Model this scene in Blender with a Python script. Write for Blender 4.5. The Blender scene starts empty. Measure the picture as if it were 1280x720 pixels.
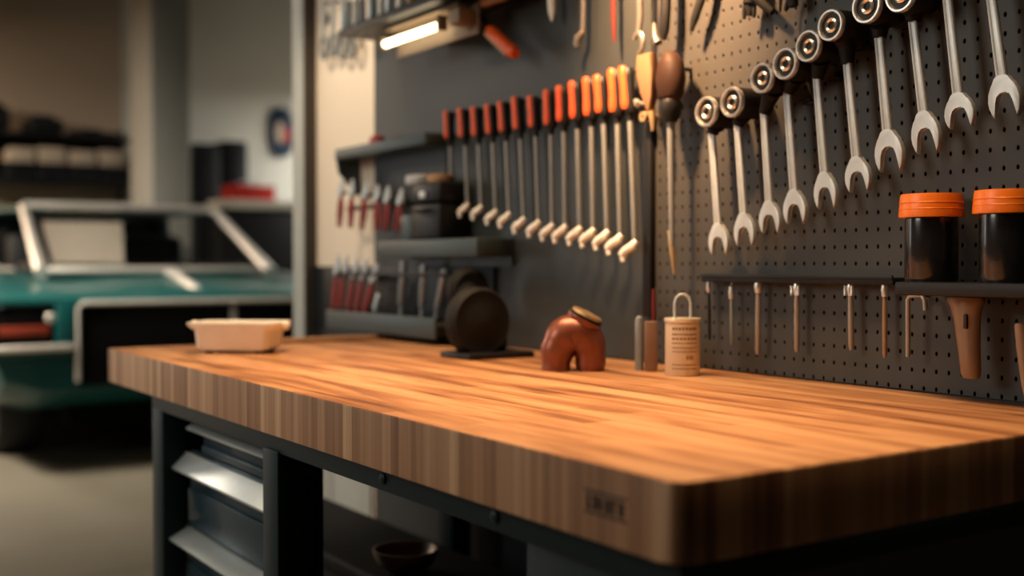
import bpy, bmesh, math, random
from mathutils import Vector, Matrix
random.seed(7)
SC = bpy.context.scene
COL = SC.collection
PI = math.pi
# ---------------------------------------------------------------- camera frame
F = 1429.0
BT = 0.80                                   # bench top height
CAM = Vector((0, -1.368, 0.98))
YAW = math.radians(33.6)
PITCH = math.atan(30 / F)
fwd0 = Vector((-math.cos(YAW), math.sin(YAW), 0))
RT = Vector((math.sin(YAW), math.cos(YAW), 0))
FW = (fwd0 * math.cos(PITCH) + Vector((0, 0, -1)) * math.sin(PITCH))
UP = RT.cross(FW)
def ray(px, py):
    return FW + RT * ((px - 640) / F) + UP * ((360 - py) / F)
def P(px, py, y=0.0):                       # point on a plane parallel to the tool wall
    d = ray(px, py); return CAM + d * ((y - CAM.y) / d.y)
def Zp(px, py, z=BT):                       # point on a horizontal plane
    d = ray(px, py); return CAM + d * ((z - CAM.z) / d.z)
def X(px, py, x):                           # point on a plane parallel to the back wall
    d = ray(px, py); return CAM + d * ((x - CAM.x) / d.x)
# ---------------------------------------------------------------- materials
def mat(name, col, rough=0.5, metal=0.0, coat=0.0, var=0.12, scale=30.0, bump=0.0, spec=None):
    m = bpy.data.materials.new(name); m.use_nodes = True
    nt = m.node_tree; N = nt.nodes; L = nt.links
    b = N['Principled BSDF']
    b.inputs['Roughness'].default_value = rough
    b.inputs['Metallic'].default_value = metal
    b.inputs['Coat Weight'].default_value = coat
    if spec is not None: b.inputs['Specular IOR Level'].default_value = spec
    tc = N.new('ShaderNodeTexCoord'); no = N.new('ShaderNodeTexNoise')
    no.inputs['Scale'].default_value = scale; no.inputs['Detail'].default_value = 4
    L.new(tc.outputs['Object'], no.inputs['Vector'])
    mx = N.new('ShaderNodeMix'); mx.data_type = 'RGBA'
    mx.inputs['A'].default_value = (*[c * (1 - var) for c in col], 1)
    mx.inputs['B'].default_value = (*[min(1, c * (1 + var)) for c in col], 1)
    L.new(no.outputs['Fac'], mx.inputs['Factor'])
    L.new(mx.outputs['Result'], b.inputs['Base Color'])
    if bump:
        bp = N.new('ShaderNodeBump'); bp.inputs['Strength'].default_value = bump; bp.inputs['Distance'].default_value = 0.003
        L.new(no.outputs['Fac'], bp.inputs['Height']); L.new(bp.outputs['Normal'], b.inputs['Normal'])
    return m
def emit(name, col, s):
    m = bpy.data.materials.new(name); m.use_nodes = True
    b = m.node_tree.nodes['Principled BSDF']
    b.inputs['Base Color'].default_value = (*col, 1)
    b.inputs['Emission Color'].default_value = (*col, 1); b.inputs['Emission Strength'].default_value = s
    return m
def mathn(nt, op, a, b=None, c=None):
    n = nt.nodes.new('ShaderNodeMath'); n.operation = op
    for i, v in enumerate((a, b, c)):
        if v is None: continue
        if isinstance(v, (int, float)): n.inputs[i].default_value = v
        else: nt.links.new(v, n.inputs[i])
    return n.outputs[0]
def ramp(nt, fac, stops, interp='LINEAR'):
    r = nt.nodes.new('ShaderNodeValToRGB'); r.color_ramp.interpolation = interp
    e = r.color_ramp.elements
    while len(e) < len(stops): e.new(0.5)
    for i, (p, c) in enumerate(stops):
        e[i].position = p; e[i].color = (*c, 1)
    nt.links.new(fac, r.inputs[0]); return r.outputs[0]
# pegboard: slots in a 20 x 25 mm grid
def pegmat(name, col, ox, oz):
    m = mat(name, col, 0.55, 0.0, var=0.12, scale=6)
    nt = m.node_tree; N = nt.nodes; L = nt.links; b = N['Principled BSDF']
    old = b.inputs['Base Color'].links[0].from_socket
    tc = N.new('ShaderNodeTexCoord'); sp = N.new('ShaderNodeSeparateXYZ'); L.new(tc.outputs['Object'], sp.inputs[0])
    fx = mathn(nt, 'SUBTRACT', mathn(nt, 'FRACT', mathn(nt, 'ADD', mathn(nt, 'DIVIDE', mathn(nt, 'SUBTRACT', sp.outputs[0], ox), 0.020), 100.5)), 0.5)
    fz = mathn(nt, 'SUBTRACT', mathn(nt, 'FRACT', mathn(nt, 'ADD', mathn(nt, 'DIVIDE', mathn(nt, 'SUBTRACT', sp.outputs[2], oz), 0.025), 100.5)), 0.5)
    dx = mathn(nt, 'DIVIDE', mathn(nt, 'MULTIPLY', fx, 0.020), 0.0021)
    dz = mathn(nt, 'DIVIDE', mathn(nt, 'MULTIPLY', fz, 0.025), 0.0033)
    d = mathn(nt, 'SQRT', mathn(nt, 'ADD', mathn(nt, 'MULTIPLY', dx, dx), mathn(nt, 'MULTIPLY', dz, dz)))
    hole = mathn(nt, 'LESS_THAN', d, 1.0)
    mx = N.new('ShaderNodeMix'); mx.data_type = 'RGBA'; L.new(hole, mx.inputs['Factor']); L.new(old, mx.inputs['A'])
    mx.inputs['B'].default_value = (0.002, 0.002, 0.002, 1); L.new(mx.outputs['Result'], b.inputs['Base Color'])
    L.new(mathn(nt, 'MULTIPLY', mathn(nt, 'SUBTRACT', 1.0, hole), 0.5), b.inputs['Specular IOR Level'])
    bp = N.new('ShaderNodeBump'); bp.inputs['Strength'].default_value = 0.6; bp.inputs['Distance'].default_value = 0.002
    L.new(mathn(nt, 'MINIMUM', d, 1.3), bp.inputs['Height']); L.new(bp.outputs['Normal'], b.inputs['Normal'])
    return m
def wood_top():
    m = bpy.data.materials.new('butcher_block_top'); m.use_nodes = True
    nt = m.node_tree; N = nt.nodes; L = nt.links; b = N['Principled BSDF']
    tc = N.new('ShaderNodeTexCoord'); sp = N.new('ShaderNodeSeparateXYZ'); L.new(tc.outputs['Object'], sp.inputs[0])
    mp = N.new('ShaderNodeMapping'); mp.inputs['Scale'].default_value = (2.6, 26, 20); L.new(tc.outputs['Object'], mp.inputs[0])
    n1 = N.new('ShaderNodeTexNoise'); n1.inputs['Scale'].default_value = 1.0; n1.inputs['Detail'].default_value = 6; n1.inputs['Distortion'].default_value = 0.6
    L.new(mp.outputs[0], n1.inputs['Vector'])
    mp2 = N.new('ShaderNodeMapping'); mp2.inputs['Scale'].default_value = (12, 320, 100); L.new(tc.outputs['Object'], mp2.inputs[0])
    n2 = N.new('ShaderNodeTexNoise'); n2.inputs['Scale'].default_value = 1.0; n2.inputs['Detail'].default_value = 3
    L.new(mp2.outputs[0], n2.inputs['Vector'])
    # staves: rows 42 mm wide, each broken at its own lengths
    row = mathn(nt, 'FLOOR', mathn(nt, 'DIVIDE', sp.outputs[1], 0.042))
    wn = N.new('ShaderNodeTexWhiteNoise'); wn.noise_dimensions = '1D'; L.new(row, wn.inputs['W'])
    seg = mathn(nt, 'FLOOR', mathn(nt, 'ADD', mathn(nt, 'DIVIDE', sp.outputs[0], 0.36), mathn(nt, 'MULTIPLY', wn.outputs['Value'], 7.0)))
    w2 = N.new('ShaderNodeTexWhiteNoise'); w2.noise_dimensions = '2D'
    cb = N.new('ShaderNodeCombineXYZ'); L.new(row, cb.inputs[0]); L.new(seg, cb.inputs[1]); L.new(cb.outputs[0], w2.inputs['Vector'])
    f = mathn(nt, 'ADD', mathn(nt, 'MULTIPLY', n1.outputs['Fac'], 0.95), mathn(nt, 'ADD', mathn(nt, 'MULTIPLY', n2.outputs['Fac'], 0.28), mathn(nt, 'MULTIPLY', w2.outputs['Value'], 0.16)))
    f = mathn(nt, 'SUBTRACT', f, 0.2)
    c = ramp(nt, f, [(0.28, (0.15, 0.052, 0.020)), (0.43, (0.34, 0.145, 0.055)), (0.57, (0.52, 0.26, 0.115)), (0.78, (0.62, 0.35, 0.17))])
    L.new(c, b.inputs['Base Color'])
    b.inputs['Roughness'].default_value = 0.42
    bp = N.new('ShaderNodeBump'); bp.inputs['Strength'].default_value = 0.15; bp.inputs['Distance'].default_value = 0.001
    L.new(n2.outputs['Fac'], bp.inputs['Height']); L.new(bp.outputs['Normal'], b.inputs['Normal'])
    return m
def wood_edge():
    m = bpy.data.materials.new('butcher_block_edge'); m.use_nodes = True
    nt = m.node_tree; N = nt.nodes; L = nt.links; b = N['Principled BSDF']
    tc = N.new('ShaderNodeTexCoord'); sp = N.new('ShaderNodeSeparateXYZ'); L.new(tc.outputs['Object'], sp.inputs[0])
    s = mathn(nt, 'ADD', sp.outputs[0], mathn(nt, 'MULTIPLY', sp.outputs[1], 1.0))
    def vor(sc):
        v = N.new('ShaderNodeTexVoronoi'); v.voronoi_dimensions = '1D'; v.inputs['Scale'].default_value = sc
        L.new(s, v.inputs['W'])
        sc_ = N.new('ShaderNodeSeparateColor'); L.new(v.outputs['Color'], sc_.inputs[0]); return sc_.outputs[0]
    a, c2 = vor(38), vor(95)
    mp = N.new('ShaderNodeMapping'); mp.inputs['Scale'].default_value = (260, 260, 6); L.new(tc.outputs['Object'], mp.inputs[0])
    n = N.new('ShaderNodeTexNoise'); n.inputs['Scale'].default_value = 1; n.inputs['Detail'].default_value = 4; L.new(mp.outputs[0], n.inputs['Vector'])
    f = mathn(nt, 'ADD', mathn(nt, 'MULTIPLY', a, 0.5), mathn(nt, 'ADD', mathn(nt, 'MULTIPLY', c2, 0.28), mathn(nt, 'MULTIPLY', n.outputs['Fac'], 0.3)))
    c = ramp(nt, f, [(0.12, (0.15, 0.062, 0.026)), (0.4, (0.31, 0.145, 0.064)), (0.62, (0.42, 0.215, 0.105)), (0.95, (0.62, 0.38, 0.21))])
    L.new(c, b.inputs['Base Color']); b.inputs['Roughness'].default_value = 0.6
    return m
def floor_mat():
    m = mat('sealed_concrete', (0.17, 0.148, 0.11), 0.5, var=0.30, scale=1.3)
    nt = m.node_tree; N = nt.nodes; L = nt.links; b = N['Principled BSDF']
    old = b.inputs['Base Color'].links[0].from_socket
    tc = N.new('ShaderNodeTexCoord'); sp = N.new('ShaderNodeSeparateXYZ'); L.new(tc.outputs['Object'], sp.inputs[0])
    def joint(o, off):
        f = mathn(nt, 'FRACT', mathn(nt, 'ADD', mathn(nt, 'DIVIDE', o, 2.4), 50 + off))
        return mathn(nt, 'LESS_THAN', f, 0.006)
    j = mathn(nt, 'MAXIMUM', joint(sp.outputs[0], 0.55), joint(sp.outputs[1], 0.62))
    mx = N.new('ShaderNodeMix'); mx.data_type = 'RGBA'; L.new(j, mx.inputs['Factor']); L.new(old, mx.inputs['A'])
    mx.inputs['B'].default_value = (0.09, 0.08, 0.06, 1); L.new(mx.outputs['Result'], b.inputs['Base Color'])
    return m
def glass_mat():
    m = bpy.data.materials.new('car_glass'); m.use_nodes = True
    b = m.node_tree.nodes['Principled BSDF']
    b.inputs['Base Color'].default_value = (1, 1, 1, 1); b.inputs['Roughness'].default_value = 0.03
    b.inputs['Transmission Weight'].default_value = 1.0; b.inputs['IOR'].default_value = 1.1
    return m
_h = P(1069.4, 308.6, -0.004)
M = dict(
    top=wood_top(), edge=wood_edge(), floor=floor_mat(), glass=glass_mat(),
    peg=pegmat('pegboard_grey', (0.037, 0.0365, 0.035), _h.x, _h.z),
    panel=mat('smooth_grey_panel', (0.029, 0.033, 0.033), 0.5, scale=4),
    black=mat('black_plastic', (0.008, 0.008, 0.009), 0.45, spec=.3),
    blackm=mat('black_metal', (0.008, 0.009, 0.010), 0.45, 0.0, spec=.3),
    rubber=mat('black_rubber', (0.007, 0.007, 0.007), 0.7, bump=0.2, spec=.25),
    steel=mat('satin_steel', (0.56, 0.61, 0.63), 0.42, 0.35, scale=80),
    chrome=mat('polished_chrome', (0.86, 0.84, 0.80), 0.28, 0.8, var=0.05),
    tip=mat('bright_nickel', (0.92, 0.88, 0.80), 0.4, 0.2),
    shaft=mat('grey_steel_shaft', (0.24, 0.26, 0.27), 0.45, 0.3),
    orange=mat('orange_grip_plastic', (0.78, 0.10, 0.014), 0.42),
    lid=mat('orange_lid_plastic', (0.90, 0.20, 0.012), 0.38),
    teal_s=mat('slate_teal_steel', (0.044, 0.064, 0.070), 0.45, 0.1),
    frame=mat('dark_teal_frame_paint', (0.010, 0.020, 0.024), 0.5, 0.0, spec=.2),
    alu=mat('brushed_aluminium', (0.62, 0.68, 0.69), 0.34, 0.55, scale=90),
    drawer=mat('slate_drawer_paint', (0.018, 0.038, 0.052), 0.4, 0.0, coat=0.1, spec=.3),
    red=mat('red_grip', (0.30, 0.028, 0.022), 0.5),
    cream=mat('cream_painted_wall', (0.80, 0.68, 0.55), 0.8, var=0.05, scale=3),
    white=mat('white_painted_wall', (0.60, 0.58, 0.51), 0.85, var=0.08, scale=1),
    brownw=mat('brown_painted_wall', (0.42, 0.32, 0.23), 0.85, var=0.08, scale=1),
    ceil=mat('dark_ceiling_paint', (0.05, 0.05, 0.05), 0.9),
    dwall=mat('dark_grey_wall', (0.045, 0.045, 0.045), 0.85),
    conc=mat('grey_column_paint', (0.42, 0.40, 0.35), 0.75, var=0.08, scale=2),
    copper=mat('aged_copper', (0.20, 0.062, 0.034), 0.33, 0.45, var=0.5, scale=22, bump=0.25),
    brass=mat('worn_brass', (0.60, 0.42, 0.22), 0.35, 0.7),
    tan=mat('tan_wood', (0.40, 0.23, 0.12), 0.5, var=0.2),
    brown=mat('dark_brown_leather', (0.030, 0.013, 0.008), 0.6, spec=.2, var=0.25, bump=0.2),
    tin=mat('tan_paper_label', (0.66, 0.52, 0.37), 0.6, var=0.1),
    tinrim=mat('pale_tin_rim', (0.85, 0.72, 0.52), 0.35, 0.3),
    ink=mat('dark_ink', (0.05, 0.025, 0.015), 0.7),
    ink2=mat('faded_label_ink', (0.20, 0.11, 0.06), 0.7),
    umber=mat('umber_block', (0.20, 0.11, 0.07), 0.5),
    dull=mat('dull_chrome', (0.17, 0.155, 0.14), 0.35, 0.6),
    tan2=mat('weathered_tan_wood', (0.20, 0.115, 0.065), 0.55, spec=.2),
    rod=mat('tarnished_steel', (0.34, 0.30, 0.26), 0.4, 0.5),
    stamp=mat('burned_wood_stamp', (0.035, 0.02, 0.012), 0.7),
    tray=mat('pale_waxed_paper', (0.95, 0.90, 0.80), 0.5, var=0.08),
    paint=mat('teal_car_paint', (0.003, 0.068, 0.066), 0.36, 0.0, coat=0.3, var=0.04),
    trimc=mat('car_bright_trim', (0.80, 0.74, 0.66), 0.32, 0.6),
    grille=mat('black_grille', (0.003, 0.003, 0.003), 0.8, spec=.08),
    lampred=mat('red_amber_lens', (0.26, 0.04, 0.02), 0.35),
    glare=mat('cream_reflection', (0.9, 0.78, 0.62), 0.7),
    tyre=mat('tyre_rubber', (0.01, 0.01, 0.01), 0.8),
    card=mat('pale_cardboard', (0.48, 0.38, 0.28), 0.8),
    redbox=mat('red_toolbox_paint', (0.62, 0.04, 0.03), 0.35),
    navy=mat('navy_enamel', (0.015, 0.03, 0.06), 0.35),
    worktop=mat('white_laminate', (0.78, 0.72, 0.62), 0.5),
    post=mat('pale_steel_post', (0.46, 0.47, 0.44), 0.5),
    bronze=mat('bronze_handle', (0.30, 0.19, 0.11), 0.4, 0.3),
    maroon=mat('maroon_enamel', (0.10, 0.012, 0.010), 0.5, spec=.2),
    post_shade=mat('dark_brown_post_shade', (0.055, 0.042, 0.032), 0.8),
    tube=emit('lit_tube', (1.0, 0.78, 0.48), 9.0),
    refl=mat('reflector_white', (0.20, 0.15, 0.10), 0.6),
)
# ---------------------------------------------------------------- mesh builder
class MB:
    def __init__(s): s.bm = bmesh.new()
    def _xf(s, vs, mx):
        if mx is not None: bmesh.ops.transform(s.bm, matrix=mx, verts=vs)
    def box(s, a, b, bev=0.0, mi=0, mx=None, seg=2):
        c = [(a[i] + b[i]) / 2 for i in range(3)]; d = [abs(b[i] - a[i]) for i in range(3)]
        r = bmesh.ops.create_cube(s.bm, size=1, matrix=Matrix.Translation(c) @ Matrix.Diagonal((*d, 1)))
        vs = r['verts']
        if bev > 0:
            es = list({e for v in vs for e in v.link_edges})
            o = bmesh.ops.bevel(s.bm, geom=es, offset=min(bev, min(d) * 0.45), segments=seg, profile=0.5, affect='EDGES')
            vs = list({v for f in o['faces'] for v in f.verts} | {v for v in vs if v.is_valid})
        fs = {f for v in vs for f in v.link_faces}
        for f in fs: f.material_index = mi
        s._xf(vs, mx); return s
    def ring_loft(s, rings, mi=0, caps=True, closed=False):
        R = [[s.bm.verts.new(p) for p in r] for r in rings]
        n = len(R[0]); K = len(R)
        for k in range(K if closed else K - 1):
            A, B = R[k], R[(k + 1) % K]
            for i in range(n):
                f = s.bm.faces.new((A[i], A[(i + 1) % n], B[(i + 1) % n], B[i])); f.material_index = mi; f.smooth = True
        if caps and not closed:
            for r, fl in ((R[0], True), (R[-1], False)):
                f = s.bm.faces.new(list(reversed(r)) if fl else r); f.material_index = mi
        return s
    def tube(s, pts, rad, seg=12, mi=0, flat=1.0, closed=False):
        pts = [Vector(p) for p in pts]; n = len(pts)
        if isinstance(rad, (int, float)): rad = [rad] * n
        rings = []; prev = None
        for i, p in enumerate(pts):
            if closed: t = (pts[(i + 1) % n] - pts[i - 1]).normalized()
            else: t = (pts[min(i + 1, n - 1)] - pts[max(i - 1, 0)]).normalized()
            if prev is None:
                ref = Vector((0, 1, 0)) if abs(t.y) < 0.9 else Vector((1, 0, 0))
                u = (ref - t * ref.dot(t)).normalized()
            else: u = (prev - t * prev.dot(t)).normalized()
            prev = u; v = t.cross(u)
            rings.append([p + (u * math.cos(2 * PI * k / seg) * flat + v * math.sin(2 * PI * k / seg)) * rad[i] for k in range(seg)])
        return s.ring_loft(rings, mi, not closed, closed)
    def lathe(s, prof, seg=24, mi=0, mx=None):   # prof: (r, z)
        rings = [[Vector((r * math.cos(2 * PI * k / seg), r * math.sin(2 * PI * k / seg), z)) for k in range(seg)] for r, z in prof]
        if mx is not None: rings = [[mx @ p for p in r] for r in rings]
        return s.ring_loft(rings, mi, True, prof[0][0] > 0 and prof[-1][0] > 0)
    def prism(s, poly, d0, d1, axis='y', mi=0, mx=None, bev=0.0):
        def pt(a, b, d): return {'y': (a, d, b), 'z': (a, b, d), 'x': (d, a, b)}[axis]
        A = [s.bm.verts.new(pt(a, b, d0)) for a, b in poly]; B = [s.bm.verts.new(pt(a, b, d1)) for a, b in poly]
        n = len(poly); fs = [s.bm.faces.new(A), s.bm.faces.new(list(reversed(B)))]
        for i in range(n): fs.append(s.bm.faces.new((A[i], B[i], B[(i + 1) % n], A[(i + 1) % n])))
        for f in fs: f.material_index = mi
        vs = A + B
        if bev:
            es = list({e for f in fs[:2] for e in f.edges})
            o = bmesh.ops.bevel(s.bm, geom=es, offset=bev, segments=2, profile=0.5, affect='EDGES')
            vs = [v for v in vs if v.is_valid] + [v for f in o['faces'] for v in f.verts]
            vs = list(set(vs))
        s._xf(vs, mx); return s
    def build(s, name, mats, parent=None, loc=None, smooth=True):
        bmesh.ops.recalc_face_normals(s.bm, faces=s.bm.faces)
        me = bpy.data.meshes.new(name); s.bm.to_mesh(me); s.bm.free()
        for m in (mats if isinstance(mats, (list, tuple)) else [mats]): me.materials.append(M[m] if isinstance(m, str) else m)
        if smooth:
            for p in me.polygons: p.use_smooth = True
            try: me.set_sharp_from_angle(angle=math.radians(38))
            except Exception: pass
        o = bpy.data.objects.new(name, me); COL.objects.link(o)
        if loc is not None: o.location = loc
        if parent is not None: o.parent = parent
        return o
def tag(o, label, cat, group=None, kind=None):
    o['label'] = label; o['category'] = cat
    if group: o['group'] = group
    if kind: o['kind'] = kind
    return o
def struct(o): o['kind'] = 'structure'; return o
def empty(name, loc, label, cat, group=None, rot=None):
    o = bpy.data.objects.new(name, None); COL.objects.link(o); o.location = loc
    o.empty_display_size = 0.05
    if rot: o.rotation_euler = rot
    return tag(o, label, cat, group)
def copy_thing(root, loc, label, rot=None, scale=None):
    r = root.copy(); COL.objects.link(r); r.location = loc; r['label'] = label
    if rot is not None: r.rotation_euler = rot
    if scale is not None: r.scale = scale
    for ch in list(root.children):
        c = ch.copy(); COL.objects.link(c); c.parent = r
        for g in list(ch.children):
            d = g.copy(); COL.objects.link(d); d.parent = c
    return r
def yrot_to(a, b):      # rotation about y that carries local -z onto a->b (both in one wall plane)
    d = b - a; return math.atan2(-d.x, -d.z)
# ---------------------------------------------------------------- room
X0, X1, Y0, Y1, H = -11.2, 1.8, -4.2, 6.2, 3.9
struct(MB().box((X0 - .1, Y0 - .1, -.1), (X1 + .1, Y1 + .1, 0)).build('floor', 'floor'))
struct(MB().box((X0 - .1, Y0 - .1, H), (X1 + .1, Y1 + .1, H + .1)).build('ceiling', 'ceil'))
cy = X(190, 200, -9.5).y
struct(MB().box((X0 - .1, Y0, 0), (X0, 1.6, H)).build('wall_back', 'brownw'))
struct(MB().box((X0 - .1, 1.6, 0), (X0, Y1, H)).build('wall_rear', 'white'))
struct(MB().box((X0, Y0 - .1, 0), (X1, Y0, H)).build('wall_left', 'dwall'))
struct(MB().box((X0, Y1, 0), (X1, Y1 + .1, H)).build('wall_right', 'dwall'))
struct(MB().box((X1, Y0, 0), (X1 + .1, Y1, H)).build('wall_front', 'dwall'))
struct(MB().box((-10.15, cy, 0), (-9.5, cy + .32, H), 0.01).build('column', 'conc'))
PX1 = P(395, 200).x; PX0 = P(365, 200, -.04).x
pc = P(468, 200, 0).x
struct(MB().box((pc, 0, 0), (X1, .12, H)).build('wall_tools', 'dwall'))
struct(MB().box((PX1, 0, 0), (pc, .12, H)).build('wall_side', 'cream'))
t2 = MB().box((PX1 + .007, -.010, 0), (P(419, 610).x, 0, .76), .002).box((P(420, 610).x, -.010, 0), (pc - .01, 0, .76), .002)  # grey panels added to paint the lower wall's shade, split at a seam
struct(t2.build('trim_wall_shade', 'post'))
struct(MB().box((PX0, -.04, 0), (PX1, .13, H), 0.006).build('trim_1', 'post'))
struct(MB().box((PX1 + .0005, -.038, 0), (PX1 + .006, -.001, H)).build('trim_post_shade', 'post_shade'))  # dark brown strip that paints the shade on the post's side face
# boards on the tool wall
sx = P(818, 100).x
tag(MB().box((pc + .012, -.003, BT + .002), (sx - .004, -.0005, 2.3)).build('wall_panel', 'panel'), 'smooth dark grey wall panel behind the orange-handled drivers', 'panel')
pb = tag(MB().box((sx + .004, -.003, BT + .002), (.6, -.0005, 2.3)).build('pegboard', 'peg'), 'dark grey perforated pegboard behind the hanging spanners', 'pegboard')
# ---------------------------------------------------------------- workbench
BX0, BX1, BY0 = -13.95 * .18, -3.9 * .18, -1.368 + 3.5 * .18
BY1, TH = -.006, .070
def rrect(x0, y0, x1, y1, r, n=8):
    pts = []
    for cx, cy_, a0, rr in ((x1 - r, y1 - .004, 0, 0), (x0 + .006, y1 - .006, 90, .006), (x0 + .008, y0 + .008, 180, .008), (x1 - r, y0 + r, 270, r)):
        if rr == 0: pts.append((x1, y1)); continue
        for k in range(n + 1):
            a = math.radians(a0 + 90 * k / n); pts.append((cx + rr * math.cos(a), cy_ + rr * math.sin(a)))
    return pts
bench = empty('workbench', (0, 0, 0), 'long steel-framed workbench with a thick butcher block top and drawers', 'workbench')
mb = MB(); mb.prism(rrect(BX0, BY0, BX1, BY1, .022), BT - TH, BT, 'z', mi=1, bev=.0025)
wt = mb.build('worktop', ['top', 'edge'], bench)
for p in wt.data.polygons: p.material_index = 0 if p.normal.z > .9 else 1
# burned stamp near the corner
a = P(731, 618, BY0); b = P(783, 618, BY0)
mb = MB(); w = (b.x - a.x)
mb.box((a.x, -.0008, -.011), (b.x, 0, -.009), mi=0); mb.box((a.x, -.0008, .009), (b.x, 0, .011))
for k in range(6):
    x = a.x + w * (.05 + .155 * k)
    mb.box((x, -.0008, -.007), (x + w * .06, 0, .007))
    mb.box((x, -.0008, (-.006, .004, -.001)[k % 3]), (x + w * .11, 0, (-.004, .006, .001)[k % 3]))
    if k % 2: mb.box((x + w * .08, -.0008, -.006), (x + w * .11, 0, .006))
st = mb.build('stamp', 'stamp', bench, (0, BY0, P(757, 632, BY0).z)); st['label'] = 'dark burned stamp'
FY = BY0 + .022
lx = P(190, 560, FY).x; lx2 = P(203, 560, FY).x
dx0 = P(331, 620, FY).x; dx1 = P(350, 620, FY).x
ZB = BT - TH
mb = MB()
mb.box((lx, FY, ZB - .034), (BX1 - .02, FY + .04, ZB), .003)
mb.box((lx, -.06, ZB - .034), (BX1 - .02, -.02, ZB), .003)
mb.box((lx, FY + .04, ZB - .034), (lx + .04, -.06, ZB), .003); mb.box((BX1 - .06, FY + .04, ZB - .034), (BX1 - .02, -.06, ZB), .003)
for xx in (P(480, 600, FY).x, P(620, 650, FY).x):
    mb.lathe([(.0, 0), (.007, 0), (.007, .003), (.004, .005), (0, .005)], 12, mx=Matrix.Translation((xx, FY, ZB - .017)) @ Matrix.Rotation(PI / 2, 4, 'X'))
mb.build('frame_rail', 'frame', bench)
for (x0, x1, y0, y1) in ((lx, lx2, FY, FY + .045), (lx, lx2, -.07, -.02), (BX1 - .065, BX1 - .02, FY, FY + .045), (BX1 - .065, BX1 - .02, -.07, -.02)):
    MB().box((x0, y0, 0), (x1, y1, ZB - .03), .004).build('leg', 'frame', bench)
# drawer cabinet
MB().box((dx0, FY - .004, .06), (dx1, FY + .02, ZB - .03), .003).build('divider', 'frame', bench)
cx_r = P(402, 610, -1.368 + .652 + .13).x
UD = .125   # the drawer unit is shallow and the bench is open behind it
mb = MB()
mb.box((dx1 - .028, FY + .02, .06), (dx1 - .01, FY + .048, ZB - .034), .002); mb.box((lx + .01, FY + .05, .06), (lx + .022, FY + UD, ZB - .034), .002)
mb.box((lx + .01, FY + UD, .06), (cx_r, FY + UD + .008, ZB - .034)); mb.box((lx + .01, FY + .05, .05), (dx1 - .012, FY + UD, .06))
mb.build('drawer_case', 'blackm', bench)
DX1 = dx0 - .002
dy = FY + .055
zz = lambda py, q: P(330, py, q).z
prev = ZB - .036
for k, (ht, hb_, lpx, out_) in enumerate(((557, 573, 243, .026), (608, 641, 224, .034), (717, 752, 211, .040), (830, 866, 211, .034), (945, 980, 211, .034))):
    z1 = zz(ht, dy - .006); z0 = zz(hb_, dy - out_)
    D0 = P(lpx, 600, dy - out_ / 2).x
    zlow = (zz(600, dy), zz(712, dy), zz(824, dy), zz(938, dy), zz(1040, dy))[k]
    zmid = zz(hb_ + 12, dy)
    d = MB().box((D0 + .015, dy, zlow), (DX1, dy + .012, z1 + .006), .003).box((D0 + .025, dy - .008, zlow + .006), (DX1, dy, zmid), .003).box((D0 + .03, dy + .012, zlow + .01), (cx_r, dy + .060, z1 - .02), .003).build('drawer', 'drawer', bench)
    MB().prism([(dy - .002, z1 + .002), (dy - .002, z1 - .004), (dy - out_ + .003, z0 + .001), (dy - out_ - .002, z0), (dy - out_ - .003, z0 + .004), (dy - .008, z1 + .003)], D0, DX1, 'x', bev=.0006).build('drawer_handle', 'alu', d)
# low shelf, back items beneath the bench
MB().box((dx1 - .01, FY + .05, .18), (BX1 - .07, -.43, .20), .003).build('lower_shelf', 'blackm', bench)
rx = P(655, 690, FY + .01).x
MB().box((rx, FY + .012, .08), (BX1 - .066, FY + .03, ZB - .034), .004).build('side_cover', 'frame', bench)
a = P(398, 640, -.18); b = P(700, 650, -.40); zb_ = P(430, 632, -.18).z
bx = MB().box((a.x, -.40, .0), (b.x, -.18, zb_ - .03), .012).box((a.x - .008, -.408, zb_ - .035), (b.x + .008, -.172, zb_), .012, seg=3)
for q in (.25, .75): bx.box((a.x + (b.x - a.x) * q - .03, -.415, zb_ - .09), (a.x + (b.x - a.x) * q + .03, -.398, zb_ - .02), .003)
tag(bx.build('storage_box', 'rubber'), 'long black lidded storage box on the floor under the bench', 'box')
c = Zp(500, 716, zb_) + Vector((0, .012, 0))
mx = Matrix.Translation(c)
tb = tag(MB().lathe([(0, -.07), (.03, -.07), (.055, -.04), (.065, .0), (.067, .018), (.062, .018), (.058, 0), (.03, -.05), (0, -.055)], 28, mx=Matrix.Translation((c.x, c.y, zb_ + .036)) @ Matrix.Diagonal((.95, .95, .5, 1))).build('wooden_bowl', 'bronze'), 'brown round bowl on the black box under the bench', 'bowl')
# batten along the left end of the top
tag(MB().box((BX0 + .03, BY0 + .30, BT), (BX0 + .075, -.03, BT + .010), .002).build('wooden_batten', 'tan'), 'thin wooden batten lying along the far left end of the benchtop', 'batten')
# ---------------------------------------------------------------- things on the bench
# pale tray at the left end
tc_ = Zp(300, 440); s = 1
Z_ = (tc_ - CAM).dot(FW); k = Z_ / F
mb = MB()
W2, w2, hh, dp = 60 * k, 46 * k, 38 * k, .05
def trayring(w, d, z, n=7):
    pts = []
    for cx, cy_, a0 in ((1, 1, 0), (-1, 1, 90), (-1, -1, 180), (1, -1, 270)):
        for i in range(n):
            a = math.radians(a0 + 90 * i / (n - 1)); r = .012
            pts.append(Vector((cx * (w - r) + r * math.cos(a), cy_ * (d - r) + r * math.sin(a), z)))
    return pts
mb.ring_loft([trayring(w2 * .9, dp * .9, .006), trayring(w2, dp, .012), trayring(w2 * 1.03, dp * 1.1, hh * .75), trayring(w2 * 1.2, dp * 1.25, hh * .92), trayring(w2 * 1.22, dp * 1.25, hh),
              trayring(w2 * 1.0, dp * 1.05, hh * .97), trayring(w2 * .95, dp * .95, .014)])
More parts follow.
